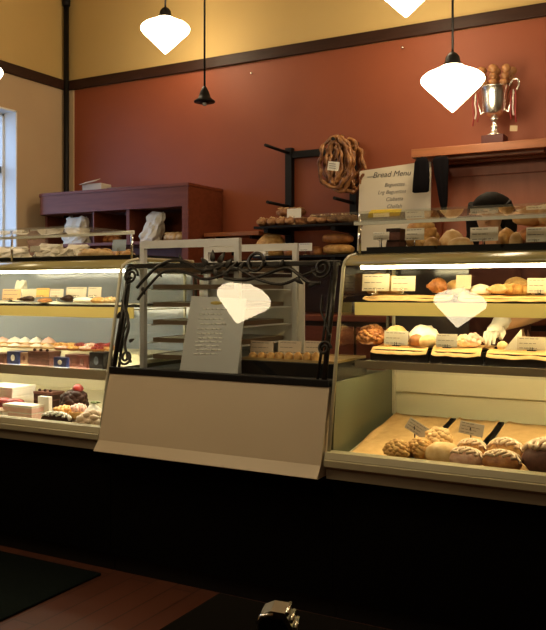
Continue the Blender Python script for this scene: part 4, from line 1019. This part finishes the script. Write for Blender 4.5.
# ------------------------------------------------------------------ the baker
def skinned(verts, edges, name, m, sub=2):
    me = bpy.data.meshes.new(name); me.from_pydata([v[:3] for v in verts], edges, [])
    o = bpy.data.objects.new(name, me); COL.objects.link(o)
    md = o.modifiers.new('Skin', 'SKIN'); md.use_smooth_shade = True
    for i, v in enumerate(verts):
        r = v[3] if isinstance(v[3], tuple) else (v[3], v[3])
        me.skin_vertices[0].data[i].radius = r
        me.skin_vertices[0].data[i].use_root = (i == 0)
    ss = o.modifiers.new('Sub', 'SUBSURF'); ss.levels = sub; ss.render_levels = sub
    bpy.context.view_layer.update()
    me2 = bpy.data.meshes.new_from_object(o.evaluated_get(bpy.context.evaluated_depsgraph_get()))
    bpy.data.objects.remove(o)
    mb = MB(); mb.bm.from_mesh(me2)
    for f in mb.bm.faces: f.smooth = True
    return mb
bx_, by_ = -.93, 3.92
wr = (xat(499, 3.27), 3.27, zat(499, 325, 3.27))
el = (-.655, 3.74, 1.165)
ml = tuple(el[i] * .45 + wr[i] * .55 for i in range(3))
V = [(-.93, 3.92, .92, (.15, .11)), (-.93, 3.91, 1.08, (.135, .10)), (-.93, 3.88, 1.26, (.15, .105)), (-.932, 3.86, 1.385, .07), (-.934, 3.840, 1.455, .040),
     (-.936, 3.808, 1.522, .056), (-.937, 3.805, 1.575, .080), (-.937, 3.812, 1.635, .070),
     (-.775, 3.865, 1.355, .062), (*el, .044), (*ml, .042), (*wr, .029),
     (-1.09, 3.88, 1.355, .062), (-1.15, 3.84, 1.10, .044), (-1.10, 3.72, .93, .032), (-1.085, 3.68, .87, (.036, .02)),
     (-.84, 3.93, .86, .088), (-.84, 3.925, .48, .062), (-.84, 3.95, .10, .042), (-.84, 3.82, .04, .036),
     (-1.02, 3.93, .86, .088), (-1.02, 3.925, .48, .062), (-1.02, 3.95, .10, .042), (-1.02, 3.82, .04, .036)]
E = [(0, 1), (1, 2), (2, 3), (3, 4), (4, 5), (5, 6), (6, 7), (2, 8), (8, 9), (9, 10), (10, 11), (2, 12), (12, 13), (13, 14), (14, 15), (0, 16), (16, 17), (17, 18), (18, 19), (0, 20), (20, 21), (21, 22), (22, 23)]
mb = skinned(V, E, 'body', skin)
hc = Vector((-.937, 3.805, 1.575))
mb.tube([hc + Vector((0, -.074, .02)), hc + Vector((0, -.092, -.005)), hc + Vector((0, -.098, -.018)), hc + Vector((0, -.078, -.024))], [.006, .010, .013, .008], 8)
for s in (-1, 1): mb.ball(hc + Vector((s * .078, .012, -.005)), (.010, .018, .028), sub=2)
for q in range(5):     # hand hanging at the side
    b0 = Vector((-1.085 + (q - 1.5) * .014, 3.675, .85)); L = (.05, .066, .072, .066, .05)[q]
    if q == 0: mb.tube([Vector((-1.115, 3.68, .885)), Vector((-1.13, 3.665, .855)), Vector((-1.128, 3.655, .825))], [.011, .010, .008], 7)
    else: mb.tube([b0, b0 + Vector((0, -.006, -L * .5)), b0 + Vector((0, -.004, -L))], [.010, .009, .007], 7)
person = solo('person', mb, skin, 'dark haired person in a maroon shirt reaching a gloved hand into the pastry case', 'person')
sh_v = [(-.93, 3.92, .86, (.175, .135)), (-.93, 3.91, 1.08, (.155, .12)), (-.93, 3.88, 1.26, (.168, .125)), (-.932, 3.865, 1.375, .088), (-.775, 3.865, 1.352, .078), (-.70, 3.79, 1.24, .064), (-1.09, 3.88, 1.352, .078), (-1.135, 3.85, 1.18, .062)]
part(person, 'shirt', skinned(sh_v, [(0, 1), (1, 2), (2, 3), (2, 4), (4, 5), (2, 6), (6, 7)], 'shirt', browncloth), browncloth)
tr_v = [(-.93, 3.92, .93, (.16, .125)), (-.84, 3.93, .84, .102), (-.84, 3.925, .48, .078), (-.84, 3.945, .12, .062), (-1.02, 3.93, .84, .102), (-1.02, 3.925, .48, .078), (-1.02, 3.945, .12, .062)]
part(person, 'trousers', skinned(tr_v, [(0, 1), (1, 2), (2, 3), (0, 4), (4, 5), (5, 6)], 'trousers', darkcloth), darkcloth)
for x in (-.84, -1.02): part(person, 'shoe', MB().ball((x, 3.865, .045), (.048, .125, .05), sub=2, flat=-.86, power=.8), black)
mb = MB().ball(hc + Vector((0, .018, .030)), (.100, .104, .098), sub=3, amp=.05, freq=4)
for v in mb.bm.verts:          # leave the face open
    d = v.co - hc
    if d.y < -.028 and d.z < .052: v.co.y = hc.y - .028 + (d.y + .028) * .15
for s in (-1, 1):
    mb.tube(smoothpath([hc + Vector((s * .070, -.022, .07)), hc + Vector((s * .084, .004, .01)), hc + Vector((s * .084, .012, -.06)), hc + Vector((s * .090, .0, -.13))]), [.03] * 8 + [.034] * 8 + [.032] * 8 + [.02], 9)
part(person, 'hair', mb, hairm)
for s in (-1, 1):
    e = part(person, 'eye', MB().ball(hc + Vector((s * .031, -.075, .010)), (.013, .008, .008), sub=2), wpaper)
    part(e, 'iris', MB().ball(hc + Vector((s * .031, -.0815, .008)), (.006, .003, .006), sub=2), ink)
    part(person, 'eyebrow', MB().tube([hc + Vector((s * .014, -.082, .030)), hc + Vector((s * .034, -.080, .036)), hc + Vector((s * .052, -.066, .030))], .004, 6), hairm)
part(person, 'mouth', MB().ball(hc + Vector((0, -.074, -.050)), (.024, .008, .008), sub=2), mat('lips', (.45, .13, .10), .4))
# gloved hand
W = Vector(wr); tip = Vector((xat(486, 3.13), 3.13, zat(486, 341, 3.13)))
ax = (tip - W).normalized(); side = ax.cross(Vector((0, 0, 1))).normalized() * .68; up = side.normalized().cross(ax)
mb = MB().tube([W - ax * .045, W - ax * .02, W + ax * .02, W + ax * .055, W + ax * .085], [.036, .034, .028, .030, .024], 12)
for q, (o_, L) in enumerate(((-.030, .060), (-.011, .074), (.010, .070), (.028, .054))):
    b0 = W + ax * .075 + side * o_
    mb.tube([b0, b0 + ax * L * .4 + up * .008, b0 + ax * L * .75 - up * .004, b0 + ax * L * .95 - up * .022], [.0090, .0088, .0078, .0055], 8)
t0 = W + ax * .03 - side * .030
mb.tube([t0, t0 + ax * .025 - side * .020 - up * .008, t0 + ax * .055 - side * .018 - up * .020], [.014, .012, .008], 8)
part(person, 'glove', mb, glove)

# ------------------------------------------------------------------ customer side
tb_ = thing('cafe_table', 'black square cafe table in front of the counter with a chrome holder on it', 'table', (-.32, .76, 0))
part(tb_, 'table_top', MB().b2(-.415, .415, -.39, .385, .71, .74, .004), tablem)
part(tb_, 'column', MB().tube([(0, 0, .03), (0, 0, .71)], .035, 16), black)
part(tb_, 'base_plate', MB().lathe([(0, 0), (.24, 0), (.24, .012), (.06, .03), (0, .03)], seg=32), black)
cdx, cdy = xat(277, 1.0), 1.0
dkc = mat('darkened_chrome', (.20, .17, .11), .3, metal=.8)  # chrome colour darkened for the dim reflections on the body
ch = thing('condiment_holder', 'small ridged chrome condiment holder on the black cafe table', 'condiment holder', (cdx, cdy, .7405), .35)
part(ch, 'body', MB().prism([(-.024, 0), (.027, 0), (.027, .036), (.014, .060), (-.006, .062), (-.020, .056), (-.024, .048)], -.020, .020, 'y'), dkc)
part(ch, 'front_plate', MB().prism([(-.022, .004), (.020, .004), (.020, .036), (.010, .052), (-.018, .052), (-.022, .046)], -.0225, -.0202, 'y'), black)
part(ch, 'rim', MB().tube([(-.0245, -.021, .044), (-.019, -.021, .0545), (-.002, -.021, .0575)], .0028, 8), chrome)  # bright chrome band added as the highlight along the top front edge
for q in range(3):
    t = .06 + q * .42; x, z = .0285 - .013 * t, .0375 + .024 * t
    part(ch, 'ridge', MB().tube([(x, -.020, z), (x, .020, z)], .0030, 8), chrome)
part(ch, 'foot', MB().b2(-.027, .030, -.024, .024, 0, .004, .001), black)

# ------------------------------------------------------------------ camera, sky, output
cam = bpy.data.cameras.new('camera'); co = bpy.data.objects.new('camera', cam); COL.objects.link(co)
co.location = (0, 0, CH); co.rotation_euler = (PI / 2, 0, TH)
cam.sensor_fit = 'HORIZONTAL'; cam.sensor_width = 36; cam.lens = 36 * F / 546
cam.shift_y = -(315 - HZ) / 546; cam.clip_start = .02
SC.camera = co
wd = bpy.data.worlds.new('sky'); SC.world = wd; wd.use_nodes = True
bg = wd.node_tree.nodes['Background']; bg.inputs['Color'].default_value = (.52, .70, 1.0, 1); bg.inputs['Strength'].default_value = 2.8
SC.view_settings.view_transform = 'Standard'; SC.view_settings.look = 'None'
SC.view_settings.exposure = 0.7; SC.view_settings.gamma = 1.0; SC.view_settings.use_curve_mapping = False
SC.cycles.use_denoising = True; SC.cycles.max_bounces = 10; SC.cycles.transparent_max_bounces = 24
SC.cycles.sample_clamp_indirect = 6.0; SC.cycles.caustics_reflective = False
